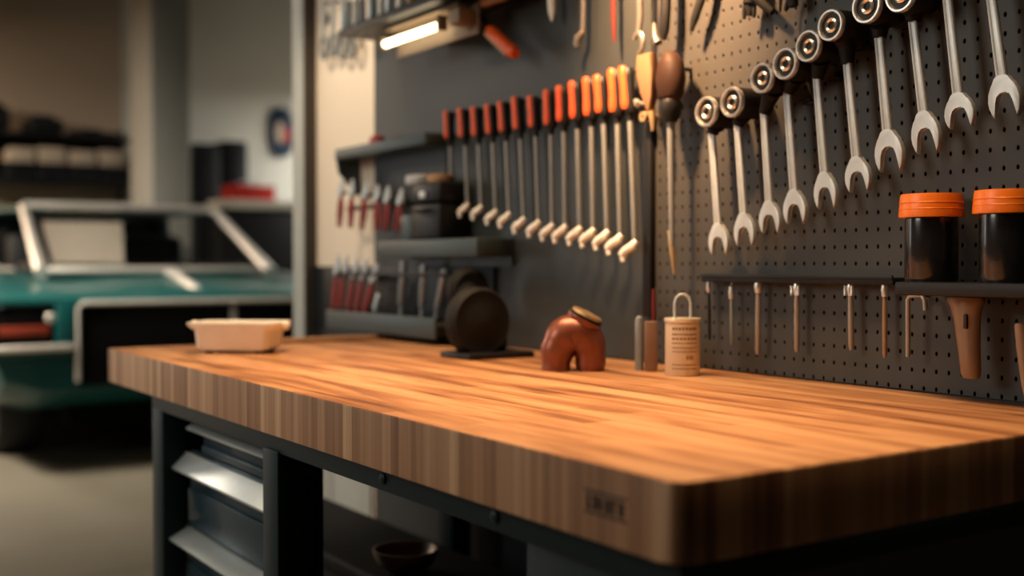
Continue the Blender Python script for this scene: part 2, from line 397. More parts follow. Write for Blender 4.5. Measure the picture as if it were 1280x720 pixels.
tray = empty('tray', (tc_.x, tc_.y, BT), 'small pale cream flared tray at the left end of the bench', 'tray', rot=(0, 0, math.radians(51)))
mb.build('tray_body', 'tray', tray)
for sx_ in (-1, 1):
    MB().lathe([(0, -.014), (.007, -.012), (.010, 0), (.007, .012), (0, .014)], 14, mx=Matrix.Translation((sx_ * w2 * 1.26, 0, hh * .88)) @ Matrix.Rotation(PI / 2, 4, 'X')).build('handle', 'tray', tray)
for sx_ in (-1, 1):
    for sy_ in (-1, 1):
        MB().lathe([(0, 0), (.008, 0), (.010, .004), (.009, .010), (0, .011)], 12, mx=Matrix.Translation((sx_ * w2 * .7, sy_ * dp * .6, 0))).build('foot', 'rubber', tray)
# copper elbow
ec = Zp(717, 463); k = (ec - CAM).dot(FW) / F
el = empty('pipe_elbow', (ec.x, ec.y, BT), 'aged copper pipe elbow standing on its two ends on the bench', 'pipe fitting', rot=(0, 0, math.radians(90 - 33.6)))
R = 21 * k
pts = [(-22 * k, 0, 0.0), (-22 * k, 0, 12 * k), (-20 * k, 0, 26 * k), (-14 * k, 0, 38 * k), (-5 * k, 0, 46 * k), (5 * k, 0, 47 * k), (14 * k, 0, 40 * k), (19 * k, 0, 28 * k), (21 * k, 0, 14 * k), (21 * k, 0, 0)]
pts2 = []
for i in range(len(pts) - 1):
    for t in range(3): pts2.append(Vector(pts[i]).lerp(Vector(pts[i + 1]), t / 3))
pts2.append(Vector(pts[-1]))
nn_ = len(pts2) - 1
rr = [R * (.84 + .36 * math.sin(PI * i / nn_) ** 1.5 + .035 * math.cos(i * 1.25)) for i in range(len(pts2))]
MB().tube(pts2, rr, 28).build('pipe_body', 'copper', el)
d = Vector((.45, -.1, .9)).normalized(); q = d.to_track_quat('Z', 'Y').to_matrix().to_4x4()
c0 = Vector((5 * k, 0, 47 * k))
MB().lathe([(0, 0), (R * .95, 0), (R * 1.0, 15 * k), (R * 1.08, 18 * k), (R * 1.08, 21 * k), (0, 21 * k)], 28, mx=Matrix.Translation(c0) @ q).build('collar', 'copper', el)
MB().lathe([(0, 21 * k), (R * 1.02, 21 * k), (R * 1.02, 24.5 * k), (0, 24.5 * k)], 28, mx=Matrix.Translation(c0) @ q).build('seal_ring', 'rubber', el)
MB().lathe([(0, 24.5 * k), (R * .98, 24.5 * k), (R * .92, 28 * k), (R * .4, 29.5 * k), (0, 29.5 * k)], 28, mx=Matrix.Translation(c0) @ q).build('cap', 'brass', el)
# tin with wire handle
tp = Zp(853, 469); k = (tp - CAM).dot(FW) / F
r = 21.5 * k; h = 70 * k
tin = empty('tin_can', (tp.x, tp.y, BT), 'small tan tin with a printed label and wire loop on top', 'tin', rot=(0, 0, math.radians(90 - 33.6)))
MB().lathe([(0, 0), (r * .96, 0), (r, .002), (r, h - .003), (0, h - .003)], 40).build('can_body', 'tin', tin)
MB().lathe([(0, h - .004), (r * 1.05, h - .004), (r * 1.07, h - .001), (r * 1.05, h + .002), (0, h + .002)], 40).build('rim', 'tinrim', tin)
lp = [(-10 * k, 0, h), (-10 * k, 0, h + 20 * k), (-8 * k, 0, h + 27 * k), (-3 * k, 0, h + 31 * k), (3 * k, 0, h + 31 * k), (8 * k, 0, h + 27 * k), (10 * k, 0, h + 20 * k), (10 * k, 0, h)]
MB().tube(lp, 1.7 * k, 10).build('wire_loop', 'steel', tin)
mb = MB()   # printed lines, curved on the can
def arcbar(mb, a0, a1, z0, z1, rad):
    n = 5; R1 = []
    for i in range(n + 1):
        a = math.radians(-90 + a0 + (a1 - a0) * i / n)
        R1.append([Vector((rr * math.cos(a), rr * math.sin(a), z)) for rr, z in ((rad - .0006, z0), (rad + .0003, z0), (rad + .0003, z1), (rad - .0006, z1))])
    mb.ring_loft(R1)
random.seed(3)
for zf, hf, n in ((.82, .05, 8), (.73, .03, 11), (.65, .035, 7), (.58, .02, 12), (.50, .018, 10), (.43, .018, 11), (.20, .018, 10), (.13, .018, 8)):
    a0 = -45
    for i in range(n):
        wd = 90 / n
        arcbar(mb, a0 + i * wd + wd * .12, a0 + (i + 1) * wd - wd * .12 * random.uniform(.6, 2), h * zf, h * (zf + hf), r)
for i in range(3): arcbar(mb, 5 + i * 9, 10 + i * 9, h * .30, h * .37, r)
mb.build('printed_label', 'ink2', tin)
# metal tube, brown block, red marker
tp = Zp(799, 463); k = (tp - CAM).dot(FW) / F
tag(MB().lathe([(0, 0), (5.2 * k, 0), (5.4 * k, .003), (5.4 * k, 62 * k), (4.5 * k, 66 * k), (2 * k, 68 * k), (0, 68 * k)], 20).build('metal_tube', 'shaft', None, (tp.x, tp.y, BT)), 'short upright grey metal tube with a domed top on the bench', 'tube')
tp = Zp(812, 464)
o = tag(MB().box((-8.5 * k, -.010, 0), (7 * k, .010, 62 * k), .003).build('wooden_block', 'umber', None, (tp.x, tp.y + .004, BT)), 'upright brown block standing beside the small metal tube', 'block'); o.rotation_euler = (0, 0, math.radians(56.4))
a = P(818, 440, -.034); a.z = BT + .002; b = P(817, 361, -.024)
tag(MB().tube([a, a.lerp(b, .7), b], [3.2 * k, 3.0 * k, 2.2 * k], 12).build('marker', 'maroon'), 'thin dark red marker leaning upright against the wall behind the brown block', 'marker')
# ---------------------------------------------------------------- spanners on the right
def spanner(i, label, ring, sh, neck, tips, jw, ringr, yy=-.040):
    n = P(*neck, yy); t = P(neck[0] + (neck[0] - sh[0]) * (tips - neck[1]) / max(1, neck[1] - sh[1]), tips, yy); s0 = P(*sh, yy)
    a = yrot_to(s0, n)
    Ls = (n - s0).length; Lj = (t - n).length
    l = P(neck[0] - jw / 2, tips - 12, yy); r_ = P(neck[0] + jw / 2, tips - 12, yy); W = (r_.x - l.x) / 2 * .95
    root = empty('combination_spanner', s0, label, 'spanner', 'ratchet spanners on the right of the pegboard', rot=(0, a, 0))
    # jaw outline, local: origin at neck, -z down
    out = [(W * .30, .004)]
    for q, z in ((.40, -.02), (.74, -.16), (.96, -.36), (1.04, -.56), (1.0, -.76), (.86, -.94), (.72, -1.05)): out.append((W * q, Lj * z))
    inn = [(W * .68, -.86 * Lj), (W * .63, -.60 * Lj), (W * .48, -.44 * Lj), (W * .20, -.36 * Lj), (-W * .20, -.36 * Lj), (-W * .48, -.44 * Lj), (-W * .63, -.60 * Lj), (-W * .68, -.86 * Lj)]
    lf = [(-x, z * (.95 if k > 4 else 1)) for k, (x, z) in enumerate(out)][::-1]
    poly = [(x, z - Ls) for x, z in out + inn + lf]
    th = .0045
    MB().prism(poly, -th, th, 'y', bev=.0014).build('open_jaw', 'steel', root)
    # shaft: body with raised edges
    w0, w1 = W * .28, W * .34
    mb = MB(); zs = Ls
    mb.prism([(-w0, .004), (w0, .004), (w1, -zs - .004), (-w1, -zs - .004)], -.0026, .0026, 'y', bev=.001)
    for sgn in (-1, 1):
        mb.tube([(sgn * w0 * .72, -.0018, .002), (sgn * w1 * .70, -.0018, -zs + .002)], w0 * .38, 8)
    mb.build('shaft', 'steel', root)
    inv = Matrix.Rotation(-a, 4, 'Y')
    if ring:
        dep = .030
        rc = P(ring[0], ring[1], -.066)
        c = inv @ (rc - s0)
        Rr = ringr * ((rc - CAM).dot(FW)) / F
        Q = Matrix.Translation(c) @ Matrix.Rotation(PI / 2, 4, 'X')
        MB().lathe([(0, -.058), (Rr * .8, -.058), (Rr * .98, -.050), (Rr * 1.04, -.03), (Rr * 1.0, -.006), (Rr * .9, -.0), (0, 0)], 28, mx=Q).build('ratchet_head', 'rubber', root)
        mb = MB()
        mb.lathe([(Rr * .78, -.001), (Rr * .98, -.001), (Rr * 1.01, .004), (Rr * .95, .007), (Rr * .85, .007), (Rr * .78, .003)], 32, mx=Q)
        mb.build('ring', 'chrome', root)
        MB().lathe([(0, -.001), (Rr * .80, -.001), (Rr * .79, .001), (0, .001)], 24, mx=Q).build('socket_face', 'black', root)
        MB().lathe([(Rr * .26, 0), (Rr * .44, 0), (Rr * .46, .004), (Rr * .36, .006), (Rr * .26, .004)], 12, mx=Q).build('socket_insert', 'chrome', root)
        e = inv @ (Vector((0, 0, 0)))
        MB().tube([c + Vector((0, .02, -Rr * .7)), c.lerp(Vector((0, 0, 0)), .6) + Vector((0, .012, 0)), Vector((0, 0, -.006))], [Rr * .62, Rr * .55, W * .42], 14).build('neck', 'rubber', root)
    else:
        mb = MB(); mb.tube([(0, 0, -.003), (0, 0, .03), (0, 0, .05)], [W * .34, W * .4, W * .7], 12, flat=.6)
        mb.lathe([(0, -.01), (W * .9, -.01), (W, 0), (W * .9, .01), (0, .01)], 24, mx=Matrix.Translation((0, 0, .065)) @ Matrix.Rotation(PI / 2, 4, 'X')); mb.build('ratchet_head', 'chrome', root)
        MB().tube([(0, 0, .065), (0, .038, .065)], .004, 8).build('peg_hook', 'blackm', root)
    return root
ordn = ['leftmost and shortest', 'second', 'third', 'fourth', 'fifth', 'sixth', 'seventh', 'eighth', 'ninth', 'rightmost']
SP = [((885, 140), (890, 163), (898, 282), 318, 24, 19), ((917, 128), (922, 153), (930, 269), 307, 25, 19), ((955, 98), (955, 138), (962, 254), 291, 26, 19),
      ((984, 80), (984, 112), (993, 240), 279, 28, 20), ((1013, 58), (1021, 94), (1031, 218), 260, 28, 20), ((1041, 32), (1059, 75), (1071, 199), 239, 31, 20),
      ((1086, 8), (1099, 42), (1110, 165), 213, 35, 22), ((1128, -6), (1141, 22), (1155, 142), 190, 35, 22), (None, (1184, -8), (1198, 119), 159, 37, 22), (None, (1239, -8), (1253, 97), 146, 40, 22)]
for i, (ring, sh, neck, tips, jw, rr_) in enumerate(SP):
    if i == 0: lab = 'shortest open-ended ratchet spanner, leftmost in the right-hand row'
    elif i == 9: lab = 'largest open-ended spanner, rightmost in the right-hand row'
    else: lab = 'steel ratchet spanner, %s from the left in the right-hand row' % ordn[i]
    spanner(i, lab, ring, sh, neck, tips, jw, rr_)
# short chrome hook bars between spanners
for px, py, w_ in ((1070, 62, 18), (1035, 100, 16), (1128, 36, 16), (1003, 128, 14)):
    a = P(px, py, -.012); b = P(px + w_, py - 2, -.012)
    o = MB().box((a.x, -.014, a.z - .004), (b.x, -.003, a.z + .002), .001)
    o.tube([(a.x, -.018, a.z + .001), (b.x, -.018, a.z + .001)], .0015, 8)
    o.box((a.x, -.018, a.z), (a.x + .003, -.003, a.z + .002))
    tag(o.build('hook_bar', 'blackm'), 'short black hook bar on the pegboard between ratchet spanners', 'hook', 'short hook bars behind the spanner heads')
# ---------------------------------------------------------------- orange drivers
gx = [57, 102, 145, 190, 232, 277, 328, 380, 421, 462, 508, 543, 590, 625]
gt = [203, 195, 190, 182, 172, 158, 155, 135, 122, 108, 95, 88, 68, 60]
gb = [300, 297, 293, 287, 281, 274, 266, 260, 250, 240, 232, 222, 222, 212]
bx_ = [63, 115, 158, 205, 248, 295, 343, 387, 428, 475, 518, 563, 605, 652]
by_ = [512, 505, 512, 527, 535, 552, 562, 572, 577, 582, 588, 595, 608, 628]
names14 = ['leftmost', 'second', 'third', 'fourth', 'fifth', 'sixth', 'seventh', 'eighth', 'ninth', 'tenth', 'eleventh', 'twelfth', 'thirteenth', 'rightmost']
for i in range(14):
    yy = -.035
    cv = lambda u, v: (540 + u / 2.572, 60 + v / 2.572)
    A = P(*cv(gx[i], gt[i]), yy); B = P(*cv((gx[i] * .6 + bx_[i] * .4), gb[i]), yy); C = P(*cv(bx_[i], by_[i]), yy)
    root = empty('nut_driver', B, 'orange-handled driver with hooked pale tip, %s in its row' % (names14[i] + (' from left' if 0 < i < 13 else '')), 'driver', 'orange-handled drivers in a row')
    a = A - B; c = C - B; u = a.normalized(); gl = a.length
    w = .0085 + .0003 * i
    # grip: black body with an orange front and flanks
    def gripbox(mb, wx, wy, z0, z1, y0, xo=0):
        s_ = Vector((1, 0, 0))
        rings = []
        for t, q in ((0, .72), (.06, .92), (.14, 1.0), (.45, .84), (.8, .98), (.95, .96), (1, .7)):
            cpt = u * (z0 + (z1 - z0) * t)
            rings.append([cpt + Vector((xo + wx * q * math.cos(2 * PI * k / 12), y0 + wy * q * math.sin(2 * PI * k / 12), 0)) for k in range(12)])
        mb.ring_loft(rings)
    mb = MB(); gripbox(mb, w * 1.12, .012, 0, gl * .98, 0, .0025); mb.build('grip', 'black', root)
    mb = MB(); gripbox(mb, w * .80, .0065, gl * .10, gl, -.0095, -.001); mb.build('grip_inlay', 'orange', root)
    MB().tube([(0, 0, .004), u * -.012], [.0075, .0058], 12).build('collar', 'black', root)
    MB().tube([(0, 0, .002), c], [.0050, .0044], 10).build('shaft', 'shaft', root)
    mb = MB()
    e = c
    if i == 0:
        mb.tube([e + Vector((0, 0, .004)), e + Vector((0, 0, -.012))], .007, 10)
    else:
        # offset hooked head, leaning out to the lower left
        q = .80 + .014 * i
        mb.tube([e + Vector((.004, 0, .004)) * q, e + Vector((.001, -.006, -.006)) * q, e + Vector((-.010, -.014, -.014)) * q, e + Vector((-.018, -.016, -.022)) * q], [.0062 * q, .0092 * q, .0088 * q, .0080 * q], 12)
        mb.tube([e + Vector((-.017, -.016, -.018)) * q, e + Vector((-.012, -.018, -.034)) * q], [.006 * q, .0045 * q], 10)
    mb.build('hooked_tip', 'tip', root)
    MB().tube([u * gl * .9 + Vector((0, .008, 0)), u * gl * .9 + Vector((0, .0335, 0))], .003, 8).build('peg_hook', 'blackm', root)
# tool rail behind the drivers
# ---------------------------------------------------------------- brown handled tools by the seam
rail = MB(); a = P(822, 400); rail.box((sx - .014, -.016, P(822, 398, -.016).z), (sx + .008, 0, P(822, 148, -.016).z), .002)
tag(rail.build('upright_strip', 'black'), 'narrow black vertical strip on the wall beside the orange drivers', 'strip')
# wide brown handle + long shaft
c = P(838, 128, -.05)
kk = (c - CAM).dot(FW) / F
bt = empty('long_pry_tool', c, 'long thin tool with a chunky dark brown handle at the seam of the wall', 'tool')
mb = MB(); rings = []
for z, w, dd in ((0, 12, .012), (8, 17, .018), (30, 19, .022), (48, 16, .020), (60, 9, .014), (63, 5, .006)):
    rings.append([Vector((w * kk * 1.25 * math.cos(2 * PI * q / 8 + .39), dd * math.sin(2 * PI * q / 8 + .39), z * kk)) for q in range(8)])
mb.ring_loft(rings).build('handle', 'brown', bt, smooth=False)
MB().lathe([(0, -.034), (.012, -.034), (.017, -.022), (.021, -.004), (.018, .004), (0, .004)], 16).build('collar', 'black', bt)
e = P(840, 312, -.05) - c; e2 = P(843, 342, -.05) - c; e.y = e2.y = 0
MB().tube([(0, 0, -.03), e], [.0062, .0045], 10).build('shaft', 'shaft', bt)
MB().tube([e - (e2 - e) * .8, e, e2], [.0052, .0052, .0022], 10).build('amber_tip', 'brass', bt)['label'] = 'amber coloured tip'
MB().tube([(0, .01, .06), (0, .049, .06)], .004, 8).build('peg_hook', 'blackm', bt)
# tan spatula-like handle
c = P(815, 142, -.055)
kk = (c - CAM).dot(FW) / F
tt = empty('scraper', c, 'tan wooden-handled scraper pointing down at the wall seam', 'scraper')
mb = MB(); mb.prism([(0, 0), (4 * kk, 22 * kk), (5 * kk, 50 * kk), (4 * kk, 76 * kk), (-24 * kk, 76 * kk), (-26 * kk, 55 * kk), (-18 * kk, 28 * kk), (-6 * kk, 4 * kk)], -.008, .008, 'y', bev=.004)
mb.build('handle', 'tan2', tt)
MB().tube([(0, 0, .004), (.003, 0, -14 * kk), (.002, 0, -22 * kk)], [.007, .005, .003], 10).build('ferrule', 'brass', tt)
MB().tube([(-.006, .005, .07), (-.006, .053, .07)], .004, 8).build('peg_hook', 'blackm', tt)
for px, py in ((793, 130), (806, 146)):
    c = P(px, py, -.03)
    mb = MB(); mb.lathe([(.004, -.006), (.009, -.006), (.010, 0), (.009, .006), (.004, .006)], 16, mx=Matrix.Translation(c) @ Matrix.Rotation(PI / 2, 4, 'X'))
    mb.tube([c + Vector((0, 0, 0)), Vector((c.x, -.001, c.z + .003))], .004, 8)
    tag(mb.build('wall_hook', 'brass' if px > 800 else 'chrome'), 'small round %s wall hook between the orange drivers and scraper' % ('brass' if px > 800 else 'chrome'), 'hook')
# ---------------------------------------------------------------- top row
def hang(name, label, cat, pts, rads, m, yy=-.03, extra=None):
    W = [P(px, py, yy) for px, py in pts]
    root = empty(name, W[-1], label, cat, None)
    L_ = [w - W[-1] for w in W]
    MB().tube(L_, rads, 10, flat=.8).build('blade' if m in ('tray',) else 'shaft', m, root)
    MB().tube([L_[0] - Vector((0, 0, .01)), Vector((L_[0].x, -yy - .0015, L_[0].z - .01))], .003, 8).build('peg_hook', 'blackm', root)
    if extra: extra(root, W[-1])
    return root
hang('chisel', 'chisel with a cream blade hanging alone at the top of the wall', 'chisel', [(689, -60), (689, -8), (690, 14), (690, 26)], [.012, .010, .009, .003], 'tray')
def hookend(root, o):
    MB().tube([(0.002, 0, .006), (-.006, -.006, -.004), (-.010, -.006, -.016), (-.008, -.006, -.024)], [.006, .008, .007, .005], 10).build('tip', 'dull', root)
hang('bent_rod', 'steel rod with a bent tip at the top of the wall left of the seam', 'rod', [(729, -60), (729, 20), (728, 44)], [.006, .006, .006], 'dull', extra=hookend)
hang('thin_file', 'thin dark red file hanging at the top of the wall', 'file', [(767, -60), (767, 20), (768, 52)], [.005, .0055, .003], 'maroon')
def cend(root, o):
    pts = []
    for k_ in range(9):
        a = math.radians(150 - 240 * k_ / 8); pts.append((.004 + .013 * math.cos(a), -.004, -.016 + .018 * math.sin(a)))
    MB().tube(pts, [.005, .0055, .006, .006, .006, .006, .0055, .005, .004], 10, flat=.7).build('open_jaw', 'dull', root)
hang('hook_spanner', 'chrome hook spanner with a C-shaped end above the tan scraper', 'spanner', [(799, -60), (800, 20), (798, 44)], [.007, .007, .006], 'dull', yy=-.045, extra=cend)
def dtip(root, o):
    MB().tube([(-.012, -.008, .03), (-.010, -.008, .008), (-.002, -.008, -.006)], [.004, .006, .008], 10).build('tip', 'dull', root)
hang('black_spanner', 'black handled spanner with a chrome tip at the top above the brown handle', 'spanner', [(832, -60), (832, 10), (830, 38), (828, 50)], [.010, .011, .011, .007], 'black', yy=-.04, extra=dtip)
hang('long_nose_pliers', 'black plier handle slanting down at the top of the pegboard', 'pliers', [(884, -50), (876, 0), (868, 24), (864, 39)], [.010, .009, .008, .004], 'rubber')
# black gear puller with side arm
o = P(938, 8, -.03)
gp = empty('gear_puller', o, 'black three-armed puller hanging at the top of the pegboard', 'puller')
def wv(px, py): v = P(px, py, -.03) - o; v.y = 0; return v
MB().tube([wv(940, -55), wv(940, -15), wv(938, 4)], [.008, .012, .014], 12, flat=.8).build('shaft', 'rubber', gp)
for pts, r_ in (([(945, -4), (955, 6), (966, 15)], [.009, .008, .006]), ([(936, 0), (938, 12), (937, 20)], [.009, .008, .005]), ([(934, -2), (931, 14), (930, 24)], [.006, .005, .003]), ([(942, 2), (943, 16), (942, 22)], [.005, .004, .003])):
    MB().tube([wv(*p) for p in pts], r_, 10, flat=.8).build('arm', 'rubber', gp)
MB().tube([(0, .005, .02), (0, .027, .02)], .004, 8).build('peg_hook', 'blackm', gp)
o = P(988, 0, -.03)
gp = empty('small_puller', o, 'small black forked tool cropped at the top right of the puller', 'tool')
MB().tube([wv(990, -45), wv(990, -10), wv(992, 8)], [.008, .010, .008], 12, flat=.8).build('shaft', 'rubber', gp)
for pts, r_ in (([(988, -4), (984, 8), (982, 13)], [.006, .005, .003]), ([(980, -20), (976, 0), (975, 15)], [.003, .003, .002])):
    MB().tube([wv(*p) for p in pts], r_, 10, flat=.8).build('arm', 'rubber', gp)
MB().tube([(0, .005, .02), (0, .027, .02)], .004, 8).build('peg_hook', 'blackm', gp)
# ---------------------------------------------------------------- lower rail and hanging bits
a = P(876, 344, -.03); b = P(1116, 350, -.03)
mb = MB().box((a.x, -.030, a.z - .011), (b.x, 0, a.z), .002); mb.box((a.x, -.032, a.z - .004), (b.x, -.028, a.z + .003), .001)
tag(mb.build('tool_rail', 'blackm'), 'narrow black rail on the pegboard holding small chrome tools', 'rail')
RZ = a.z
# ledge for canisters
a2 = P(1118, 352, -.10)
mb = MB().box((a2.x + .0, -.10, a2.z - .018), (.3, 0, a2.z), .003)
tag(mb.build('canister_ledge', 'black'), 'black ledge on the pegboard under the orange-lidded canisters', 'ledge')
LZ = a2.z
def small(name, label, px, y0, y1, w, m, kind=0, tl=0, yy=-.022, cat='tool', grp='small tools hanging under the black rail'):
    A = P(px, y0, yy); B = P(px + tl, y1, yy); k = (A - CAM).dot(FW) / F
    root = empty(name, A, label, cat, grp); B = B - A
    w = w * k
    MB().tube([(0, 0, -.004), B * .5, B * .93, B], [w * .8, w, w * .95, w * .55], 12).build('shaft', m, root)
    if kind == 0: MB().lathe([(0, -.012), (w * 1.2, -.010), (w * 1.5, 0), (w * 1.1, .010), (0, .013)], 14).build('tool_head', 'chrome', root)
    else:
        mb = MB(); mb.lathe([(0, -.012), (w * .9, -.010), (w * 1.3, 0), (w * .9, .008), (0, .010)], 14)
        for sg in (-1, 1)[2 - kind:] if kind < 2 else (-1, 1):
            mb.tube([(0, 0, 0), (sg * w * 1.6, -.004, .004), (sg * w * 1.5, -.004, -.010)], w * .5, 8)
        mb.build('clip_head', 'chrome', root)
    MB().tube([(0, .002, .006), (0, .0, max(.01, RZ - .011 - A.z + .004))], w * .4, 8).build('hanger', 'chrome', root)
    return root
small('pick_tool', 'thin black pick with a chrome knob, leftmost under the black rail', 886, 358, 425, 2.2, 'black', 0, 1)
small('scriber', 'slim grey scriber with a brass-toned ball, second under the black rail', 914, 366, 432, 2.2, 'shaft', 0, 1)
small('steel_punch', 'straight steel punch with a chrome head, third under the black rail', 948, 358, 443, 3.6, 'rod', 0, -1)
small('clip_punch', 'steel punch with a forked clip head, fourth under the black rail', 996, 361, 440, 3.6, 'rod', 2, 0)
small('twin_clip_punch', 'grey punch with a double clip head, fifth under the black rail', 1063, 361, 438, 3.6, 'rod', 2, 1)
small('brass_punch', 'warm brass-toned punch rod, sixth under the black rail', 1106, 362, 447, 3.2, 'bronze', 0, 0)
# hex key
A = P(1135, 369, -.03)
hk = empty('hex_key', A, 'L-shaped steel hex key hanging below the canister ledge', 'hex key')
B = P(1135, 446, -.03) - A; C = P(1152, 369, -.03) - A; D = P(1157, 388, -.03) - A
MB().tube([B, (0, 0, -.006), (.004, 0, -.001), C, C.lerp(D, .3) + Vector((.003, 0, 0)), D], .0034, 10).build('bent_rod', 'rod', hk)
MB().tube([(C.x * .6, .0, 0), (C.x * .6, .028, 0)], .003, 8).build('peg_hook', 'blackm', hk)
# flared bronze handle
A = P(1207, 372, -.045); k = (A - CAM).dot(FW) / F
fh = empty('flared_scraper', A, 'flared bronze-brown handled scraper hanging below the canister ledge', 'scraper')
B = P(1214, 473, -.045) - A
mb = MB(); rings = []
for t, w, dd in ((0, 24, .012), (.05, 25, .013), (.12, 20, .013), (.3, 16.5, .012), (.7, 13.5, .011), (.95, 12, .011), (1, 10, .007)):
    rings.append([Vector((B.x * t + w * k * 1.05 * math.cos(2 * PI * q / 20), dd * math.sin(2 * PI * q / 20), B.z * t)) for q in range(20)])
mb.ring_loft(rings).build('handle', 'bronze', fh)
x_ = B.x * .25
MB().box((x_ + .004, -.0145, B.z * .38), (x_ + .009, -.010, B.z * .20), .001).build('hanging_slot', 'ink', fh)
MB().tube([(0, 0, -.004), (0, .042, .002)], .004, 8).build('peg_hook', 'blackm', fh)
A = P(1278, 404, -.04); k = (A - CAM).dot(FW) / F
fh = empty('wood_handle_tool', A, 'tan wooden handle hanging at the right edge of the picture', 'tool')
B = P(1288, 497, -.04) - A
mb = MB(); rings = []
for t, w in ((0, 6), (.03, 9), (.3, 10), (.8, 8), (1, 4)):
    rings.append([Vector((B.x * t + w * k * math.cos(2 * PI * q / 16), .011 * math.sin(2 * PI * q / 16), B.z * t)) for q in range(16)])
mb.ring_loft(rings).build('handle', 'tan', fh)
MB().tube([(0, 0, -.006), (0, .037, -.004)], .004, 8).build('peg_hook', 'blackm', fh)
# canisters
def canister(px0, px1, lt, lb, bl, label):
    yc = -.058
    A = P((px0 + px1) / 2, (lt + lb) / 2, yc); k = (A - CAM).dot(FW) / F
    R = (px1 - px0) / 2 * k; rb = R * .83
    root = empty('canister', (A.x, yc, LZ), label, 'canister', 'orange-lidded canisters')
    z1 = P((px0 + px1) / 2, lb, yc).z - LZ; z2 = P((px0 + px1) / 2, lt, yc).z - LZ
    MB().lathe([(0, 0), (rb * .94, 0), (rb, .004), (rb, z1 - .004), (rb * .97, z1 + .004), (0, z1 + .004)], 40).build('can_body', 'canb', root)
    mb = MB(); mb.lathe([(0, z1), (R * 1.01, z1), (R * 1.02, z1 + .003), (R * .975, z2 - .003), (R * .95, z2), (0, z2)], 56)
    mb.build('lid', 'lid', root)
    for zz in (.35, .62):
        zr = z1 + (z2 - z1) * zz; rr = R * (1.004 - .035 * zz)
        MB().tube([(rr * math.cos(2 * PI * q / 48), rr * math.sin(2 * PI * q / 48), zr) for q in range(48)], .0010, 6, closed=True).build('lid_ridge', 'lid', root)
    return root
M['canb'] = mat('glossy_black_can', (0.012, 0.013, 0.015), 0.22, 0.1, coat=0.4)
canister(1126, 1203, 243, 272, 1133, 'black canister with orange lid on the ledge, the fully visible left one')
canister(1219, 1300, 238, 267, 1227, 'black canister with orange lid cut off by the right edge')
# ---------------------------------------------------------------- racks at the left
def plank(name, x0, x1, y0, y1, z0, z1, m, label, cat, lip=0):
    mb = MB().box((x0, y0, z0), (x1, y1, z1), .003)
    if lip: mb.box((x0, y0, z0 - lip * .2), (x1, y0 + .004, z0 + lip), .001)
    return tag(mb.build(name, m), label, cat)
# upper wall rack
ux0 = P(418, 190, -.075).x; ux1 = P(566, 170, -.0).x; uz = P(485, 181, -.075).z
ur = empty('wall_rack', ((ux0 + ux1) / 2, 0, uz), 'slate grey wall rack with red-handled pliers hanging below it', 'rack')
cx_ = (ux0 + ux1) / 2
hw = (ux1 - ux0) / 2
MB().box((-hw, -.075, -.014), (hw, 0, .014), .004).build('shelf_board', 'rackm' if 'rackm' in M else 'teal_s', ur)
for sg in (-1,):
    MB().prism([(-.073, -.012), (-.003, -.012), (-.003, -.10), (-.02, -.10), (-.066, -.05)], sg * (hw - .008) - .003, sg * (hw - .008) + .003, 'x').build('bracket', 'teal_s', ur)
MB().box((-hw + .02, -.050, -.150), (hw - .12, -.044, -.138), .002).build('hanging_bar', 'blackm', ur)
mb = MB().box((-hw + .12, -.012, -.20), (hw - .01, -.003, -.014)); mb.build('back_plate', 'blackm', ur)
def pliers(name, label, top, bot, yy, grp, hm='red', open_=.012, slim=1.0):
    """two-handled pliers between two wall points, jaws at top"""
    A = P(*top, yy); B = P(*bot, yy)
    root = empty(name, A, label, 'pliers', grp, rot=(0, yrot_to(A, B), 0))
    L = (B - A).length; j = L * .30
    mb = MB()
    for sg in (-1, 1):
        mb.tube([(sg * .002, 0, 0), (sg * .006, 0, -j * .4), (sg * .009, 0, -j * .8), (sg * -.003, 0, -j * 1.15)], [.0025, .0045, .007, .006], 8, flat=.7)
    mb.lathe([(0, -.007), (.009, -.007), (.009, .007), (0, .007)], 14, mx=Matrix.Translation((0, 0, -j)) @ Matrix.Rotation(PI / 2, 4, 'X'))
    mb.build('jaws', 'steel', root)
    MB().tube([(0, .004, -j), (0, -yy - .002, -j)], .003, 8).build('peg_hook', 'blackm', root)
    for sg in (-1, 1):
        MB().tube([(sg * -.003, 0, -j * 1.1), (sg * open_, 0, -L * .5), (sg * open_ * 1.2, 0, -L * .75), (sg * open_ * .9, 0, -L)], [.0055 * slim, .007 * slim, .007 * slim, .0045 * slim], 10, flat=.8).build('handle_grip', hm, root)
    return root
for i, (a, b) in enumerate((((428, 222), (424, 284)), ((441, 224), (438, 285)), ((459, 226), (452, 286)), ((472, 231), (471, 287)), ((486, 233), (481, 288)), ((503, 236), (495, 289)))):
    pliers('pliers', 'red-handled pliers, %s of the six hanging from the grey wall rack' % ['leftmost', 'second from left', 'third from left', 'third from right', 'second from right', 'rightmost'][i], a, b, -.062, 'red-handled pliers under the wall rack', open_=.009, slim=.75)
